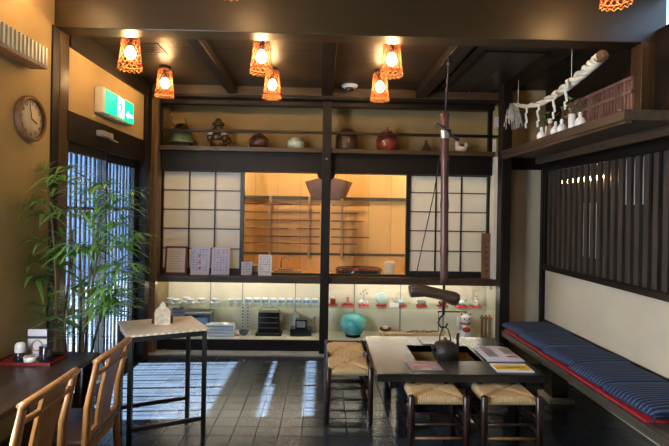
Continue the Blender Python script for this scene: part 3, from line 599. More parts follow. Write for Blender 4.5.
onred('wire_ornament', .50, 'white ornament with thin wire branches on red mat', 'ornament', b3, .06)
def b4(t): P('plate', G().lathe([(.075, 0), (.072, .01), (.05, .018), (.001, .02)], 28).xf(Matrix.Translation((0, .0, .085)) @ Matrix.Rotation(R(80), 4, 'X')), 'celadon', t); P('easel', G().box(-.03, .03, .0, .03, .01, .03), 'black', t)
onred('display_plate', .71, 'pale blue plate on a stand on the glass shelf above the crab ornament', 'plate', b4, .06)
S('price_sign', lean(G().box(-.055, .055, 0, .003, 0, .05)), 'paper', 'small blank white sign before the teapot on the glass shelf', 'sign', (.85, 5.42, ZG))
def b5(t):
    P('body', G().lathe([(.03, .01), (.055, .03), (.06, .055), (.045, .08), (.001, .088)], 20), 'celadon', t); P('teapot_handle', G().tube([(.05 * cos(a), 0, .075 + .075 * sin(a)) for a in [pi * k / 10 for k in range(11)]], .004, 6), 'steel', t)
    P('spout', G().tube([(-.05, 0, .045), (-.08, 0, .07), (-.09, 0, .09)], [.012, .009, .006], 8), 'celadon', t)
onred('teapot', .93, 'pale teapot with arching handle on red mat', 'teapot', b5, .08)
def b6(t): P('bowl', G().lathe([(.025, .01), (.05, .03), (.055, .06), (.05, .06), (.001, .03)], 20), 'grey', t)
onred('grey_bowl', 1.19, 'grey bowl on red mat just left of the hanging log', 'bowl', b6, .06)
def b7(t): P('bowl', G().lathe([(.025, .01), (.045, .03), (.05, .055), (.001, .05)], 18), 'tile_red', t)
onred('red_bowl', 1.44, 'dark red bowl on red mat behind the hanging log', 'bowl', b7, .06)
def b8(t): P('body', G().ball((0, 0, .045), .045, .035, .035).ball((-.03, 0, .09), .025), 'celadon', t); P('tail', G().tube([(.03, 0, .05), (.07, 0, .085)], [.015, .004], 6), 'blue_glaze', t)
onred('bird_figure', 1.665, 'pale blue porcelain bird on red mat above the lucky cat', 'figurine', b8, .065)
def b9(t): P('body', G().lathe([(.03, .01), (.035, .04), (.02, .08), (.001, .09)], 14), 'cream', t); P('head', G().ball((0, 0, .10), .02), 'white', t); P('crown', G().lathe([(.018, .115), (.012, .13), (.004, .165), (.001, .17)], 10), 'gold', t)
onred('doll_figure', 1.845, 'cream doll figure with pointed gold crown at the end of the glass shelf', 'figurine', b9, .055)
# lower tier
S('porcelain_stack', G().lathe([(.06, 0), (.065, .01), (.065, .28), (.07, .285), (.001, .29)], 24), 'blue_stripe', 'tall stack of blue and white striped boxes behind the wooden stand', 'stack', (-1.69, 5.54, ZN))
t = T('brazier_box', 'black lacquer brazier box with handles on the niche floor', 'box', (-1.44, 5.53, ZN))
P('body', G().box(-.15, .15, -.1, .1, 0, .24), 'black_lac', t, .005); P('rim', G().box(-.165, .165, -.115, .115, .24, .262), 'grey', t, .003); P('front_panel', G().box(-.02, .12, -.104, -.1, .06, .2), 'blue_glaze', t)
t = T('striped_boxes', 'wide tier of blue and white striped boxes low in the niche', 'box', (-1.17, 5.42, ZN)); 
for i in range(4): P('tier', G().box(-.17 + .004 * i, .17, -.06, .06, i * .036, i * .036 + .033), 'white', t, .004)
for i in range(4): P('blue_edge', G().box(-.168, .171, -.062, -.06, i * .036 + .004, i * .036 + .014), 'blue_glaze', t)
t = T('hanging_tag_strip', 'patterned paper strips hanging at the back of the niche', 'strip', (-.92, 5.66, ZN))
for x in (-.03, .03):
    P('strip', G().box(x - .018, x + .018, 0, .004, .02, .34), 'paper', t)
    for k in range(8): P('mark', G().box(x - .01, x + .01, -.002, 0, .04 + k * .038, .055 + k * .038), 'ink', t)
S('small_bowl', G().lathe([(.03, 0), (.05, .02), (.06, .045), (.055, .045), (.001, .02)], 18), 'black_lac', 'tiny black bowl on the niche floor before the hanging strips', 'bowl', (-.90, 5.46, ZN))
t = T('pink_cloth_ornament', 'little pink ornament on the niche floor beside the tiny black bowl', 'ornament', (-1.0, 5.42, ZN)); P('base', G().box(-.05, .05, -.03, .03, 0, .015), 'pink', t); P('knot', G().ball((0, 0, .03), .03, .02, .018), 'white', t)
t = T('lacquer_screen', 'tall black lacquer box case with a rounded handle on top', 'box', (-.61, 5.5, ZN))
P('body', G().box(-.125, .125, -.07, .07, .03, .27), 'black_lac', t, .006); P('plinth', G().box(-.15, .15, -.09, .09, 0, .03), 'black', t, .004); P('box_handle', G().tube([(-.12, 0, .26), (-.12, 0, .29), (-.08, 0, .315), (.08, 0, .315), (.12, 0, .29), (.12, 0, .26)], .006, 6), 'brass', t)
for k in range(3): P('shelf_line', G().box(-.11, .11, -.073, -.07, .09 + k * .06, .093 + k * .06), 'grey', t)
t = T('tiered_lunchbox', 'squat black lacquer box with white jar behind it near the pillar', 'box', (-.235, 5.5, ZN))
P('body', G().box(-.125, .125, -.08, .08, 0, .085), 'black_lac', t, .005); P('upper_tier', G().box(-.07, .07, -.06, .06, .085, .19), 'black_lac', t, .01); P('plate', G().box(-.05, .05, -.063, -.06, .10, .17), 'grey', t)
S('white_jar', G().lathe([(.03, 0), (.04, .02), (.042, .22), (.03, .235), (.001, .24)], 16), 'white', 'slim white jar behind the squat black box', 'jar', (-.31, 5.63, ZN))
S('brass_spout_pot', G().lathe([(.03, 0), (.04, .03), (.03, .07), (.012, .10), (.014, .19), (.001, .19)], 14).tube([(.02, 0, .1), (-.04, 0, .14), (-.05, 0, .16)], .006, 6), 'brass', 'thin brass ewer behind the squat black box near the pillar', 'ewer', (-.08, 5.6, ZN))
t = T('turquoise_vase', 'round turquoise glazed globe vase on a dark stand in the niche', 'vase', (.375, 5.46, ZN))
P('globe', G().lathe([(.05, .018), (.10, .035), (.145, .09), (.155, .15), (.14, .21), (.10, .25), (.05, .265), (.001, .268)], 32), 'turq', t); P('stand', G().lathe([(.09, 0), (.09, .012), (.06, .02), (.001, .02)], 24), 'dark_x', t, label='dark wooden stand')
t = T('crab_ornament', 'small mottled shell ornament on a pale block beside the globe vase', 'ornament', (.76, 5.5, ZN))
P('block', G().box(-.06, .06, -.05, .05, 0, .055), 'pale_wood', t, .004); P('shell', G().ball((0, 0, .08), .06, .045, .03).ball((-.05, -.02, .085), .022).ball((.05, -.02, .085), .022), 'tile_red', t); P('speckle', G().ball((0, -.02, .10), .035, .03, .02), 'cream', t)
t = T('display_plank', 'long pale plank with dark carved sticks lying in the niche', 'plank', (1.1, 5.40, ZN)); P('plank', G().box(-.36, .32, -.05, .05, 0, .06), 'pale_wood', t, .004)
for x, a in ((-.02, .3), (.1, -.25), (.2, .5), (.02, -.4)): P('stick', G().tube([(x - .09 * cos(a), -.09 * sin(a) * .3, .07), (x, 0, .085), (x + .09 * cos(a), .09 * sin(a) * .3, .075)], [.006, .01, .005], 6), 'plaque_wood', t)
# lucky cat
t = T('lucky_cat', 'white beckoning cat figure with red collar and ears', 'figurine', (1.69, 5.42, ZN)); t.scale = (1.08, 1.08, 1.08)
P('body', G().lathe([(.06, 0), (.075, .02), (.078, .07), (.06, .13), (.045, .16), (.001, .17)], 24).ball((-.035, -.055, .02), .025, .03, .02).ball((.035, -.055, .02), .025, .03, .02), 'white', t)
cat_head = P('head', G().ball((0, -.01, .21), .068, .055, .055).prism([(-.062, .235), (-.03, .26), (-.055, .295)], -.02, .0).prism([(.062, .235), (.03, .26), (.055, .295)], -.02, .0), 'white', t)
P('inner_ear', G().prism([(-.055, .25), (-.036, .26), (-.052, .283)], -.023, -.019).prism([(.055, .25), (.036, .26), (.052, .283)], -.023, -.019), 'red', cat_head)
P('raised_paw', G().tube([(-.06, -.02, .10), (-.085, -.035, .16), (-.08, -.045, .24)], [.024, .02, .022], 10), 'white', t)
P('collar', G().lathe([(.047, .150), (.054, .158), (.054, .168), (.047, .174)], 24, cap=False), 'red', t); P('bell', G().ball((0, -.055, .155), .012), 'gold', t)
P('eyes', G().ball((-.025, -.062, .222), .008, .004, .009).ball((.025, -.062, .222), .008, .004, .009), 'ink', cat_head); P('nose', G().ball((0, -.066, .205), .006, .004, .004), 'red', cat_head)
P('apron', G().ball((0, -.05, .10), .045, .03, .035), 'red_lac', t); P('cushion', G().lathe([(.09, -.0), (.095, .008), (.09, .016), (.001, .016)], 20), 'red', t)
t = T('wooden_clogs_stand', 'brown rustic wooden stand of upright pegs at the right end of the niche', 'stand', (1.945, 5.45, ZN))
P('top_rail', G().box(-.065, .065, -.03, .03, .22, .25), 'plaque_wood', t, .008)
for x in (-.045, .0, .045): P('peg', G().tube([(x, 0, 0), (x, 0, .24), (x, 0, .27)], [.016, .014, .012], 8), 'plaque_wood', t)
t = T('black_wire_rack', 'thin black wire rack behind the lucky cat', 'rack', (1.56, 5.60, ZN)); P('rail', G().tube([(-.15, 0, .27), (.2, 0, .27)], .009, 6), 'black', t)
for x in (-.14, .19): P('upright', G().tube([(x, 0, 0), (x, 0, .27)], .005, 6), 'black', t)
# ================================================================== RIGHT ALCOVE
# lattice screen
t = bpy.data.objects.new('window_4', None); COL.objects.link(t); t['kind'] = 'structure'
o = mesh('window_frame', G().box(2.34, 2.44, 2.62, 4.92, 1.03, 1.085).box(2.35, 2.44, 2.62, 4.92, 2.065, 2.19).box(2.35, 2.43, 4.86, 4.92, 1.08, 2.07), 'dark_y', .003); o.parent = t
g = G(); y = 2.64
while y < 4.86: g.box(2.365, 2.39, y, y + .052, 1.085, 2.065); y += .098
o = mesh('window_lattice', g, 'lattice', .002); o.parent = t
S('passage_tube_lamp', G().tube([(2.88, 4.75, 2.0), (2.88, 5.55, 2.0)], .012, 6).box(2.86, 2.96, 4.75, 5.55, 2.012, 2.03), 'warm_led', 'warm strip lamp glimpsed high between the lattice bars', 'lamp')
S('hanging_banner', G().box(0, .01, -.2, .2, 0, .5), 'white', 'white cloth banner seen through the nearer lattice bars', 'banner', (2.93, 4.33, 1.72))
S('hanging_banner', G().box(0, .01, -.2, .2, 0, .6), 'white', 'white cloth strip seen low through the farther lattice bars', 'banner', (2.93, 5.05, 1.15))
# god shelf
S('god_shelf', G().box(1.80, 2.38, 2.75, 4.68, 2.185, 2.25).box(1.81, 1.85, 2.75, 4.68, 2.165, 2.185).box(2.15, 2.19, 2.75, 4.68, 2.12, 2.185), 'shelf_y', 'deep dark wooden shelf for offerings running along the right wall', 'shelf', bev=.004)
t = T('shrine_fence', 'reddish-brown slatted wooden screen at the back of the offering shelf', 'screen', (2.28, 3.90, 2.25))
P('top_band', G().box(-.02, .02, -.52, .50, .37, .395).box(-.02, .02, -.52, .50, .27, .295).box(-.02, .02, -.52, .5, 0, .02), 'red_lattice', t)
for k in range(26): y = -.51 + k * .04; P('slat', G().box(-.012, .012, y - .010, y + .010, .02, .37), 'red_lattice', t)
for k in range(17): y = -.5 + k * .06; P('fret', G().bar((0, y, .295), (0, y + .05, .37), .01, .01), 'red_lattice', t)
t = T('folded_paper', 'white folded paper standing near the end of the offering shelf', 'paper', (2.06, 3.12, 2.25)); P('sheet', G().box(-.05, .05, -.002, .002, 0, .085).xf(Matrix.Rotation(-.25, 4, 'X') @ Matrix.Rotation(.2, 4, 'Z')), 'white', t)
# positions on the shelf measured as (depth, x)
def sake(x, y, label):
    t = T('sake_flask', label, 'flask', (x, y, 2.25), 0, 'small white flasks on the offering shelf')
    P('body', G().lathe([(.02, 0), (.035, .01), (.04, .035), (.028, .06), (.012, .075), (.012, .085), (.018, .09)], 20), 'white', t); P('stopper', G().ball((0, 0, .10), .013), 'white', t)
sake(1.86, 3.94, 'white flask at the far end of the offering shelf by the first paper streamers'); sake(1.86, 3.70, 'small white flask beside the brown figurine'); sake(1.86, 3.60, 'white flask between brown figurine and tall vase'); sake(1.86, 3.34, 'white flask nearest the viewer on the offering shelf')
def sakaki(x, y, label, seed, h_=.10):
    rnd = random.Random(seed); t = T('sprig_vase', label, 'vase', (x, y, 2.25), 0, 'white vases with evergreen sprigs')
    P('vase', G().lathe([(.022, 0), (.026, .01), (.026, h_), (.02, h_ + .005), (.001, h_ - .01)], 16), 'white', t); g = G(); s_ = G()
    for k in range(30):
        a = rnd.uniform(0, 2 * pi); rr = rnd.uniform(.01, .07); z = h_ + rnd.uniform(.01, .12); c = Vector((rr * cos(a), rr * sin(a), z)); d = Vector((cos(a), sin(a), rnd.uniform(-.2, .8))).normalized(); sd = d.cross(Vector((0, 0, 1))).normalized() * .010
        g.add([c, c + d * .02 + sd, c + d * .045, c + d * .02 - sd], [(0, 1, 2, 3)])
        if k % 4 == 0: s_.tube([(0, 0, h_ * .8), c], .002, 4)
    P('leaves', g, 'leafd', t); P('stems', s_, 'stem', t)
sakaki(1.88, 3.86, 'white vase of green sprigs behind the first white flask', 2); sakaki(1.87, 3.47, 'tall white vase of green sprigs beside the nearest flask', 5, .12)
t = T('wooden_figurine', 'brown wooden standing figurine with white cap between the two sprig vases', 'figurine', (1.86, 3.79, 2.25)); P('body', G().lathe([(.03, 0), (.032, .03), (.022, .09), (.015, .11), (.001, .115)], 14), 'plaque_wood', t); P('head', G().ball((0, 0, .125), .018), 'cream', t); P('cap', G().ball((0, 0, .142), .016, .016, .012), 'white', t)
# sacred rope
t = T('sacred_rope', 'thick twisted pale straw rope slung above the offering shelf', 'rope', (0, 0, 0))
ctrl = [(1.93, 4.70, 2.735), (1.93, 4.43, 2.65), (1.93, 4.127, 2.605), (1.93, 3.857, 2.615), (1.93, 3.621, 2.643), (1.93, 3.412, 2.682), (1.93, 3.286, 2.708), (1.93, 3.21, 2.722)]
rads = [.016, .019, .024, .029, .034, .037, .039, .036]
def interp(u, arr):
    f = u * (len(arr) - 1); i = min(int(f), len(arr) - 2); q = f - i; a, b_ = arr[i], arr[i + 1]
    return a + (b_ - a) * q if not isinstance(a, tuple) else tuple(a[k] + (b_[k] - a[k]) * q for k in range(3))
for s_ in range(3):
    pts = []; rr = []
    for k in range(121):
        u = k / 120; c = Vector(interp(u, ctrl)); r_ = interp(u, rads); a = u * 2 * pi * 4.6 + s_ * 2 * pi / 3
        pts.append(c + Vector((cos(a), 0, sin(a))) * r_ * .60 + Vector((0, .0, 0))); rr.append(r_ * .56)
    P('strand', G().tube(pts, rr, 8), 'straw', t)
g = G(); rnd = random.Random(3)
for k in range(60):
    a = rnd.uniform(-1, 1); b_ = rnd.uniform(-1, 1)
    g.tube([(1.93, 4.66, 2.72), (1.92 + a * .04, 4.70 + b_ * .03, 2.735), (1.90 + a * .06, 4.66 + b_ * .06, 2.65), (1.90 + a * .08, 4.62 + b_ * .08, 2.46 + rnd.uniform(0, .14))], .003, 4, False)
P('tassel', g, 'straw_pale', t); P('core_end', G().tube([(1.93, 3.24, 2.715), (1.93, 3.19, 2.725)], [.036, .042], 12), 'rope_frame', t, label='frayed dark brown end')
P('hanging_cord', G().tube([(1.93, 3.6, 2.66), (1.93, 3.6, 2.948)], .003, 5).tube([(1.93, 4.60, 2.72), (1.93, 4.60, 2.948)], .003, 5), 'straw', t)
def shide(y, z, h_, label):
    g = G(); x = 1.87
    for k in range(4):
        o_ = .010 if k % 2 else -.010; z1_ = z - k * h_ / 4
        g.add([(x, y - .018 + o_, z1_), (x, y + .018 + o_, z1_), (x + .006, y + .018 + o_, z1_ - h_ / 4 - .006), (x + .006, y - .018 + o_, z1_ - h_ / 4 - .006)], [(0, 1, 2, 3)])
        g.add([(x + .001, y - .018 + o_, z1_), (x + .001, y + .018 + o_, z1_), (x + .007, y + .018 + o_, z1_ - h_ / 4 - .006), (x + .007, y - .018 + o_, z1_ - h_ / 4 - .006)], [(3, 2, 1, 0)])
    S('paper_streamer', g, 'white', label, 'paper streamer', group='zigzag paper streamers on the rope')
shide(4.28, 2.60, .18, 'zigzag paper streamer nearest the straw tassel'); shide(4.04, 2.575, .19, 'zigzag paper streamer over the far sprig vase'); shide(3.76, 2.61, .21, 'zigzag paper streamer over the brown figurine'); shide(3.575, 2.66, .22, 'long paper streamer nearest the thick end of the rope')
# ================================================================== BENCH
t = T('wall_bench', 'long low wooden bench fixed along the right wall', 'bench', (0, 0, 0))
P('seat_board', G().box(1.83, 2.36, 1.2, 4.67, .375, .43), 'bench_wood', t, .004); P('seat_end', G().box(1.92, 2.36, 4.67, 4.95, .375, .43), 'bench_wood', t)
for y in (3.95, 1.9):
    q = P('leg', G().box(1.99, 2.13, y - .01, y + .14, .04, .375), 'black', t, .004); P('foot_stone', G().box(1.95, 2.17, y - .05, y + .18, 0, .04), 'stone', q, .004, label='grey foot block')
S('red_runner', G().box(1.86, 2.34, 2.6, 4.90, .4305, .4425), 'red', 'bright red felt runner lying along the bench under the cushions', 'runner', bev=.003)
def cushion_g(w_, d_, h_, n=16):
    g = G(); vs = []
    for sgn in (1, -1):
        for i in range(n + 1):
            for j in range(n + 1):
                u = -1 + 2 * i / n; v = -1 + 2 * j / n
                e = max(0, (1 - abs(u) ** 5)) * max(0, (1 - abs(v) ** 5)); pinch = 1 + .02 * (abs(u * v)) ** 4
                z = h_ * .5 + sgn * h_ * .5 * e ** .45 * (1 if sgn < 0 else .82 + .18 * (1 - .4 * (u * u + v * v) / 2) + .0)
                vs.append((u * w_ / 2 * pinch, v * d_ / 2 * pinch, max(z, 0)))
    m_ = (n + 1) ** 2; fs = []
    for i in range(n):
        for j in range(n):
            a = i * (n + 1) + j; fs.append((a, a + n + 1, a + n + 2, a + 1)); fs.append((m_ + a, m_ + a + 1, m_ + a + n + 2, m_ + a + n + 1))
    g.add(vs, fs, True); return g
def cushion(y, x, rz, label, mt, first=None):
    if first: return dup(first, (x, y, .443), rz, label)
    t = T('floor_cushion', label, 'cushion', (x, y, .443), rz, 'indigo striped cushions on the bench')
    P('cover', cushion_g(.50, .45, .085), mt, t); P('tuft', G().ball((0, 0, .071), .008, .008, .004), 'indigo_dark', t); 
    P('tassel', G().tube([(-.235, -.215, .035), (-.25, -.23, .03), (-.255, -.235, .01)], .006, 5), 'indigo_dark', t)
    return t
c0 = cushion(4.50, 2.10, .09, 'indigo striped cushion at the far end of the bench by the dark post', 'indigo')
cushion(4.07, 2.09, .06, 'second indigo cushion from the far end, tilted over its neighbour', 'indigo', c0); cushion(3.63, 2.10, .10, 'middle indigo striped cushion of the five on the bench', 'indigo', c0)
cushion(3.21, 2.09, .05, 'indigo cushion between the middle one and the nearest one', 'indigo', c0); cushion(2.80, 2.10, .08, 'indigo striped cushion nearest the viewer on the bench', 'indigo', c0)
# ================================================================== HEARTH TABLE
tx0, tx1, ty0, ty1, tz = .395, 1.565, 3.20, 4.17, .49; hx0, hx1, hy0, hy1 = .72, 1.23, 3.49, 3.90
t = T('hearth_table', 'black wooden table with a square sunken hearth in its middle', 'table', (0, 0, 0))
g = G(); zb = tz - .055
g.box(tx0, hx0, ty0, ty1, zb, tz); g.box(hx1, tx1, ty0, ty1, zb, tz); g.box(hx0, hx1, ty0, hy0, zb, tz); g.box(hx0, hx1, hy1, ty1, zb, tz); P('tabletop', g, 'table_black', t)
g = G(); g.box(hx0 - .01, hx0, hy0, hy1, .22, tz - .002).box(hx1, hx1 + .01, hy0, hy1, .22, tz - .002).box(hx0, hx1, hy0 - .01, hy0, .22, tz - .002).box(hx0, hx1, hy1, hy1 + .01, .22, tz - .002); P('hearth_lining', g, 'brass', t)
P('hearth_ash', G().box(hx0, hx1, hy0, hy1, .22, .34), 'ash', t); P('apron', G().box(tx0 + .1, tx1 - .1, ty0 + .08, ty0 + .1, .36, zb).box(tx0 + .1, tx1 - .1, ty1 - .1, ty1 - .08, .36, zb).box(tx0 + .1, tx0 + .12, ty0 + .1, ty1 - .1, .36, zb).box(tx1 - .12, tx1 - .1, ty0 + .1, ty1 - .1, .36, zb), 'black_lac', t)
for x in (tx0 + .16, tx1 - .22):
    for y in (ty0 + .10, ty1 - .18): P('leg', G().box(x, x + .06, y, y + .08, 0, zb), 'black_lac', t, .004)
P('hearth_box', G().box(hx0 - .02, hx1 + .02, hy0 - .02, hy1 + .02, .10, .22), 'black_lac', t)
# stools
def stool(x, y, rz, label, first=None):
    if first: return dup(first, (x, y, 0), rz, label)
    t = T('rush_stool', label, 'stool', (x, y, 0), rz, 'rush-seated stools at the hearth table')
    hx, hy, zs = .180, .162, .405; n = 28; vs = []; fs = []
    for i in range(n + 1):
        for j in range(n + 1):
            u = -1 + 2 * i / n; v = -1 + 2 * j / n; m_ = max(abs(u), abs(v)); dg = abs(abs(u) - abs(v))
            z = zs - .022 + .026 * min(1, dg * 5) ** .6 - .022 * max(0, m_ - .86) / .14 * (max(0, m_ - .86) / .14) + .004 * (1 - m_)
            vs.append((u * hx, v * hy, z))
    for i in range(n):
        for j in range(n): a = i * (n + 1) + j; fs.append((a, a + n + 1, a + n + 2, a + 1))
    g = G().add(vs, fs, True); k = len(g.v)
    ring = [(i, 0) for i in range(n)] + [(n, j) for j in range(n)] + [(n - i, n) for i in range(n)] + [(0, n - j) for j in range(n)]
    top = [i * (n + 1) + j for i, j in ring]; low = []
    for q, (i, j) in enumerate(ring): p = g.v[top[q]]; low.append((p[0], p[1], zs - .045))
    m_ = len(ring); g.v += low
    for q in range(m_): g.f.append((top[q], k + q, k + (q + 1) % m_, top[(q + 1) % m_])); g.m.append(0); g.sm.append(True)
    g.f.append(tuple(range(k, k + m_))); g.m.append(0); g.sm.append(False)
    P('seat', g, 'rush', t)
    for sx in (-1, 1):
        for sy in (-1, 1): P('leg', G().tube([(sx * (hx + .006), sy * (hy + .006), 0), (sx * (hx + .002), sy * (hy + .002), .2), (sx * hx, sy * hy, zs + .008), (sx * hx, sy * hy, zs + .014)], [.015, .022, .023, .016], 12), 'stool_wood', t)
    for z, c_ in ((.14, 'chair_wood'), (.23, 'stool_wood')):
        for sy in (-1, 1): P('stretcher', G().tube([(-hx, sy * hy, z if sy < 0 else z + .02), (hx, sy * hy, z if sy < 0 else z + .02)], .009, 8), 'stool_wood' if (z > .2 or sy > 0) else 'chair_wood', t)
        for sx in (-1, 1): P('stretcher', G().tube([(sx * hx, -hy, z + .035), (sx * hx, hy, z + .035)], .009, 8), 'stool_wood', t)
    return t
s0 = stool(.775, 3.17, 0, 'rush-seated stool at the table front, to the left beside its twin')
stool(1.255, 3.17, 0, 'rush-seated stool at the table front, nearest the bench', s0)
stool(.222, 3.712, pi / 2, 'rush-seated stool at the table side, nearer of two in line', s0)
stool(.218, 4.12, pi / 2, 'rush-seated stool at the table side, farther one towards the cabinet', s0)
# pothook
px, py = .972, 3.68
t = T('pothook', 'hanging bamboo pothook with iron rod and curved log lever over the hearth', 'pothook', (px, py, 0))
P('iron_rod', G().tube([(.01, 0, 2.86), (.008, 0, 2.80), (-.012, 0, 2.38)], .009, 8).ball((.01, 0, 2.80), .02), 'iron', t)
pts = []; rr = []
for k in range(27):
    z = 2.40 - k * (2.40 - 1.05) / 26; pts.append((-.015 + (2.4 - z) * .012, 0, z)); rr.append(.031 if k % 7 else .035)
P('bamboo_pole', G().tube(pts, rr, 16), 'bamboo', t)
P('cross_pin', G().tube([(-.09, -.02, 2.31), (.0, -.02, 2.26), (.03, -.03, 2.25)], [.018, .02, .014], 8).tube([(.02, .02, 2.25), (.10, .0, 2.19)], [.01, .012], 8), 'iron', t)
P('pole_collar', G().lathe([(.036, 2.20), (.038, 2.21), (.038, 2.27), (.036, 2.28)], 16, (-.012, 0, 0)), 'steel', t)
P('inner_rod', G().tube([(0, 0, 1.06), (.002, 0, .92), (.0, 0, .80)], .011, 8), 'iron', t)
P('log_lever', G().tube([(-.275, 0, .982), (-.26, 0, .985), (-.15, 0, .985), (-.01, 0, .958), (.08, 0, .928), (.11, 0, .915)], [.044, .054, .046, .043, .056, .05], 16), 'log_wood', t)
P('cord', G().tube([(-.25 + .01, .03, .99), (-.18, .03, 1.3), (-.09, .02, 1.75), (-.03, .0, 2.2)], .004, 6), 'ink', t)
P('hook', G().tube([(0, 0, .80), (-.03, 0, .77), (-.04, 0, .73), (-.02, 0, .70), (.02, 0, .70), (.035, 0, .73)], .008, 8), 'iron', t)
t = T('iron_kettle', 'round black cast iron kettle hanging in the hearth opening', 'kettle', (px + .018, py, -.005))
P('body', G().lathe([(.05, .435), (.085, .455), (.105, .50), (.102, .545), (.075, .58), (.045, .592)], 32), 'iron', t); P('lid', G().lathe([(.046, .590), (.042, .60), (.012, .606), (.013, .62), (.001, .626)], 20), 'bronze', t)
P('spout', G().tube([(-.08, -.04, .53), (-.112, -.05, .555), (-.12, -.052, .575)], [.02, .012, .009], 10), 'iron', t)
P('bail_handle', G().tube([(-.045, 0, .59), (-.042, 0, .64), (-.025, 0, .695), (.0, 0, .707), (.02, 0, .69), (.038, 0, .64), (.045, 0, .59)], .0055, 8), 'iron', t)
S('fire_chopsticks', G().tube([(0, 0, .34), (.01, 0, .64)], [.005, .008], 6).tube([(.012, 0, .34), (.02, 0, .645)], [.005, .008], 6), 'iron', 'dark iron fire tongs stuck upright in the hearth ash', 'tongs', (1.09, 3.72, 0))
# papers on the table
t = T('magazine', 'magazine with yellow cover band lying nearest the table corner', 'magazine', (1.385, 3.335, tz), -.02)
P('pages', G().box(-.13, .13, -.085, .085, 0, .008), 'paper', t); M['yellow'] = mat('yellow_print', (.80, .52, .03), .5); P('cover_band', G().box(-.125, .125, -.045, .045, .008, .009), 'yellow', t)
P('print_line', G().box(-.1, .1, -.003, .003, .009, .0095).box(.02, .10, -.06, -.055, .008, .009), 'ink', t)
t = T('open_magazine', 'open magazine with grey picture pages on the right of the table', 'magazine', (1.405, 3.66, tz), .0)
P('pages', G().add([(-.145 + .29 * i / 8, y, .006 + .016 * abs(sin(pi * i / 8))) for i in range(9) for y in (-.17, .17)] + [(-.145 + .29 * i / 8, y, 0) for i in range(9) for y in (-.17, .17)], [(2 * i, 2 * i + 2, 2 * i + 3, 2 * i + 1) for i in range(8)] + [(2 * i, 18 + 2 * i, 20 + 2 * i, 2 * i + 2) for i in range(8)], True), 'mauve_paper', t)
P('photo', G().box(-.11, -.03, -.12, .10, .021, .022).box(.04, .11, -.05, .11, .021, .022), 'grey', t); P('red_print', G().box(.03, .11, -.13, -.1, .021, .022).box(-.1, -.05, .11, .13, .021, .022), 'red_ink', t)
t = T('menu_leaflet', 'thin leaflet with pink and mauve print at the table front left', 'leaflet', (.755, 3.375, tz), .04); P('sheet', G().box(-.115, .115, -.10, .09, 0, .003), 'mauve_dark', t)
P('print_block', G().box(-.09, .04, .0, .04, .003, .0035).box(-.05, .09, -.05, -.03, .003, .0035), 'pink', t); P('logo', G().box(-.04, .04, -.085, -.07, .003, .0035), 'cream', t)
t = T('open_booklet', 'open white booklet lying at the back of the hearth table', 'booklet', (1.02, 4.035, tz), .02); P('pages', G().box(-.15, .15, -.1, .1, 0, .012).box(-.15, -.005, -.1, .1, .012, .016).box(.005, .15, -.1, .1, .012, .016), 'paper', t); P('cover', G().box(-.155, .155, -.105, .105, -.0, .003), 'black', t)
# ================================================================== CONSOLE STAND
A = Vector((-1.239, 3.011)); B = Vector((-.772, 3.223)); C_ = Vector((-1.0, 3.604)); Dd = A + C_ - B
cx, cy = (A + C_) / 2; t = T('metal_stand_table', 'tall slim black metal stand with woven straw top before the doors', 'table', (cx, cy, 0))
def q2(p, z): return (p.x - cx, p.y - cy, z)
cor = [A, B, C_, Dd]
def inset(i, k=.03):
    c = Vector((cx, cy)); p = cor[i]; return p + (c - p).normalized() * k
g = G(); vs = [q2(p, .785) for p in cor] + [q2(p, .772) for p in cor]; g.add(vs, [(0, 1, 2, 3), (7, 6, 5, 4)] + [(i, 4 + i, 4 + (i + 1) % 4, (i + 1) % 4) for i in range(4)]); P('woven_mat', g, 'mat_weave', t)
for i in range(4):
    p = inset(i); P('leg', G().bar(q2(p, 0), q2(p, .775), .028, .028), 'black', t)
    n_ = inset((i + 1) % 4); P('top_rail', G().bar(q2(p, .755), q2(n_, .755), .028, .035), 'black', t)
    if i % 2 == 0: P('low_rail', G().bar(q2(p, .165), q2(n_, .165), .02, .024), 'black', t)
t = T('small_shrine_board', 'pale rounded bottle-shaped wooden stand on the woven top', 'ornament', (-1.115, 3.30, .786), .15)
prof = [(-.052, 0), (.052, 0), (.054, .09), (.044, .118), (.022, .130), (.018, .150), (-.018, .150), (-.022, .130), (-.044, .118), (-.054, .09)]
P('board', G().prism(prof, -.012, .012), 'mat_weave', t, .003); P('knob', G().ball((0, 0, .152), .012), 'cream', t)
t = T('dark_holder', 'small dark box standing behind the pale bottle-shaped board', 'box', (-1.13, 3.345, .786), .15); P('box', G().box(-.075, .065, .0, .04, 0, .05), 'tile_red', t, .003)
# ================================================================== DINING TABLE + TRAY
t = T('dining_table', 'dark wooden dining table against the left plaster wall', 'table', (0, 0, 0))
P('tabletop', G().box(-1.88, -1.38, 1.45, 2.95, .67, .70), 'table_brown', t, .005)
for x in (-1.84, -1.44):
    for y in (1.5, 2.86): P('leg', G().box(x, x + .05, y, y + .05, 0, .67), 'table_black', t, .003)
t = T('lacquer_tray', 'dark red lacquer tray on the dining table end', 'tray', (-1.66, 2.75, .701)); P('base', G().box(-.19, .13, -.07, .085, 0, .006), 'tray_red', t); P('rim', G().box(-.195, .135, -.075, -.068, 0, .016).box(-.195, .135, .083, .09, 0, .016).box(-.195, -.188, -.075, .09, 0, .016).box(.128, .135, -.075, .09, 0, .016), 'tray_red', t)
t = T('sauce_pot', 'dark jar with a white cap on the red tray', 'jar', (-1.735, 2.73, .708)); P('body', G().lathe([(.028, 0), (.03, .005), (.03, .05), (.026, .055)], 20), 'black_lac', t); P('cap', G().lathe([(.027, .053), (.028, .06), (.027, .095), (.018, .108), (.001, .11)], 20), 'white', t)
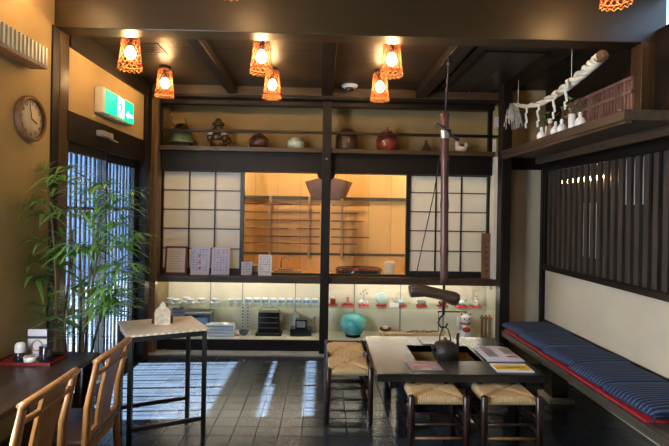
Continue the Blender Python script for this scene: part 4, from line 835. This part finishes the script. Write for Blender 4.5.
t = T('napkin_stand', 'white card holder with round mark standing on the red tray', 'holder', (-1.675, 2.79, .708)); P('card', G().box(-.055, .055, 0, .004, .0, .17), 'mauve_paper', t); P('dark_band', G().box(-.055, .055, -.002, 0, .115, .13), 'ink', t)
P('ring_mark', G().tube([(.03 * cos(a * pi / 8), -.003, .075 + .03 * sin(a * pi / 8)) for a in range(17)], .004, 5), 'brass', t)
S('spice_bowl', G().lathe([(.02, 0), (.034, .008), (.038, .035), (.034, .035), (.001, .02)], 20).mat(1).ball((0, 0, .03), .03, .03, .012), ['white', 'gold'], 'little white bowl of yellow sweets on the red tray', 'bowl', (-1.665, 2.715, .708))
S('tall_black_cup', G().lathe([(.034, 0), (.036, .003), (.036, .09), (.03, .092), (.001, .088)], 24), 'black_lac', 'black cylinder cup at the tray end nearest the doors', 'cup', (-1.59, 2.735, .708))
# chairs
def chair(x, y, rz, label, first=None):
    if first: return dup(first, (x, y, 0), rz, label)
    t = T('dining_chair', label, 'chair', (x, y, 0), rz, 'orange-brown dining chairs')   # back on +X side, seat towards -X
    hw = .185
    for s_ in (-1, 1):
        P('rear_leg', G().tube([(.0, s_ * hw, 0), (-.02, s_ * hw, .40), (-.01, s_ * hw, .62), (.035, s_ * (hw + .005), .845)], [.022, .026, .026, .020], 8, flat=.7), 'chair_wood', t)
        P('front_leg', G().tube([(-.40, s_ * .19, 0), (-.40, s_ * .19, .42)], [.016, .02], 8), 'chair_wood', t)
    pts = [(.035 + .022 * (1 - (k / 6 - 1) ** 2), -hw - .02 + (2 * hw + .04) * k / 12, .845 + .012 * (1 - (k / 6 - 1) ** 2)) for k in range(13)]
    P('crest_rail', G().tube(pts, .021, 8, flat=.75), 'chair_wood', t)
    pts = [(.018 + .018 * (1 - (k / 6 - 1) ** 2), -hw + 2 * hw * k / 12, .775) for k in range(13)]; P('upper_rail', G().tube(pts, .013, 8), 'chair_wood', t)
    P('lower_rail', G().bar((-.018, -hw, .47), (-.018, hw, .47), .022, .03), 'chair_wood', t, .003)
    g = G(); n = 8
    for k in range(n + 1):
        u = k / n; z = .47 + u * .375; xx = -.018 + .07 * u ** 1.6; w_ = .078 + .014 * u
        g.v += [(xx - .008, -w_, z), (xx - .008, w_, z), (xx + .008, w_, z), (xx + .008, -w_, z)]
        if k:
            b_ = (k - 1) * 4
            for q in range(4): g.f.append((b_ + q, b_ + (q + 1) % 4, b_ + 4 + (q + 1) % 4, b_ + 4 + q)); g.m.append(0); g.sm.append(False)
    P('splat', g, 'chair_wood', t, .002)
    P('seat', G().box(-.42, .0, -.2, .2, .425, .455), 'dark_glaze', t, .012); P('apron', G().box(-.40, -.02, -.18, .18, .37, .425), 'chair_wood', t, .003)
    P('side_rail', G().bar((-.40, -.19, .2), (-.01, -.185, .2), .02, .025).bar((-.40, .19, .2), (-.01, .185, .2), .02, .025), 'chair_wood', t)
    return t
ch0 = chair(-1.14, 2.51, .03, 'orange-brown wooden chair nearest the metal stand, with wide centre splat')
chair(-1.165, 1.985, .02, 'orange-brown wooden chair cut by the bottom left corner, with wide splat', ch0)
# ================================================================== PLANT
rnd = random.Random(11)
t = T('potted_palm', 'tall potted lady palm with fine fan leaves before the left doors', 'plant', (-1.68, 3.16, 0))
P('pot', G().lathe([(.11, 0), (.13, .02), (.155, .26), (.165, .30), (.15, .30), (.14, .26), (.001, .25)], 28), 'black_lac', t); P('soil', G().lathe([(.142, .262), (.001, .27)], 20), 'soil', t)
fol = G()
def frond(c, d, n, ln, droop, spread=1.9):
    d = Vector(d).normalized(); up = Vector((0, 0, 1)); sd = d.cross(up)
    sd = sd.normalized() if sd.length > .05 else Vector((1, 0, 0)); nu = sd.cross(d).normalized()
    for k in range(n):
        a = (k / (n - 1) - .5) * spread * 2 * .75 + rnd.uniform(-.08, .08); dr = (d * cos(a) + sd * sin(a) + nu * rnd.uniform(-.1, .35)).normalized()
        l = ln * (1 - .25 * abs(k / (n - 1) - .5)) * rnd.uniform(.8, 1.1); p = Vector(c); w0 = ln * .13; m_ = 6; pr = None
        wv = dr.cross(up).normalized() if dr.cross(up).length > .1 else sd
        vs = []
        for j in range(m_ + 1):
            u = j / m_; w_ = w0 * (.25 + 1.6 * u if u < .4 else .9 * (1 - u) / .6 * 1.0 + .02)
            q = p + dr * l * u + Vector((0, 0, -1)) * droop * l * u * u
            vs += [q - wv * w_ / 2, q + wv * w_ / 2]
        fol.add(vs, [(2 * j, 2 * j + 1, 2 * j + 3, 2 * j + 2) for j in range(m_)], True)
stems = [(-.06, .03, .02, .0, 1.62), (.03, .06, .10, .04, 1.50), (-.04, -.05, -.06, -.05, 1.74), (.07, -.02, .10, -.02, 1.30), (0, .0, .0, .04, 1.45), (.05, .05, .16, .10, 1.10), (-.07, 0, -.08, .06, 1.25), (.02, -.06, .05, -.10, .95), (.0, .07, .04, .0, 1.68)]
spts = []
for bx, by, ex, ey, top in stems:
    pts = [(bx + ex * u + .02 * sin(5 * u + bx * 40), by + ey * u, .26 + (top - .26) * u) for u in [k / 8 for k in range(9)]]
    spts += [Vector(p) for p in pts[3:]]
    P('stem', G().tube(pts, [.010 - .004 * k / 8 for k in range(9)], 7), 'stem', t)
heads = [(-.17, 1.80), (.02, 1.82), (.14, 1.70), (.27, 1.62), (-.20, 1.58), (.34, 1.50), (-.08, 1.66), (.20, 1.52), (-.10, 1.40), (-.26, 1.28), (.26, 1.32), (.05, 1.30), (.36, 1.38), (-.20, 1.10), (.14, 1.12), (.34, 1.16),
         (.22, .98), (.30, 1.06), (.06, .92), (.14, .88), (.20, .92), (.04, .76), (-.04, .84), (.02, 1.52), (.30, 1.72), (-.04, 1.18), (.18, 1.36), (.30, .98), (.34, 1.22), (-.14, .92)]
for hx_, hz in heads:
    for q in range(3):
        e = Vector((hx_ + rnd.uniform(-.03, .03), rnd.uniform(-.22, .16), hz + rnd.uniform(-.05, .05)))
        c = min(spts, key=lambda p: (p - e).length + (0 if p.z < e.z else .3)); d = e - c; d.z = d.length * .35; d.y += rnd.uniform(-.05, .05)
        fol.tube([c, (c + e) / 2 + Vector((0, 0, .03)), e], .003, 4, False)
        frond(e, d, rnd.choice((7, 8, 9)), rnd.uniform(.20, .30), rnd.uniform(.2, .65))
fol.v = [(max(v[0], -.19), v[1], v[2]) for v in fol.v]
P('foliage', fol, 'leafd', t)
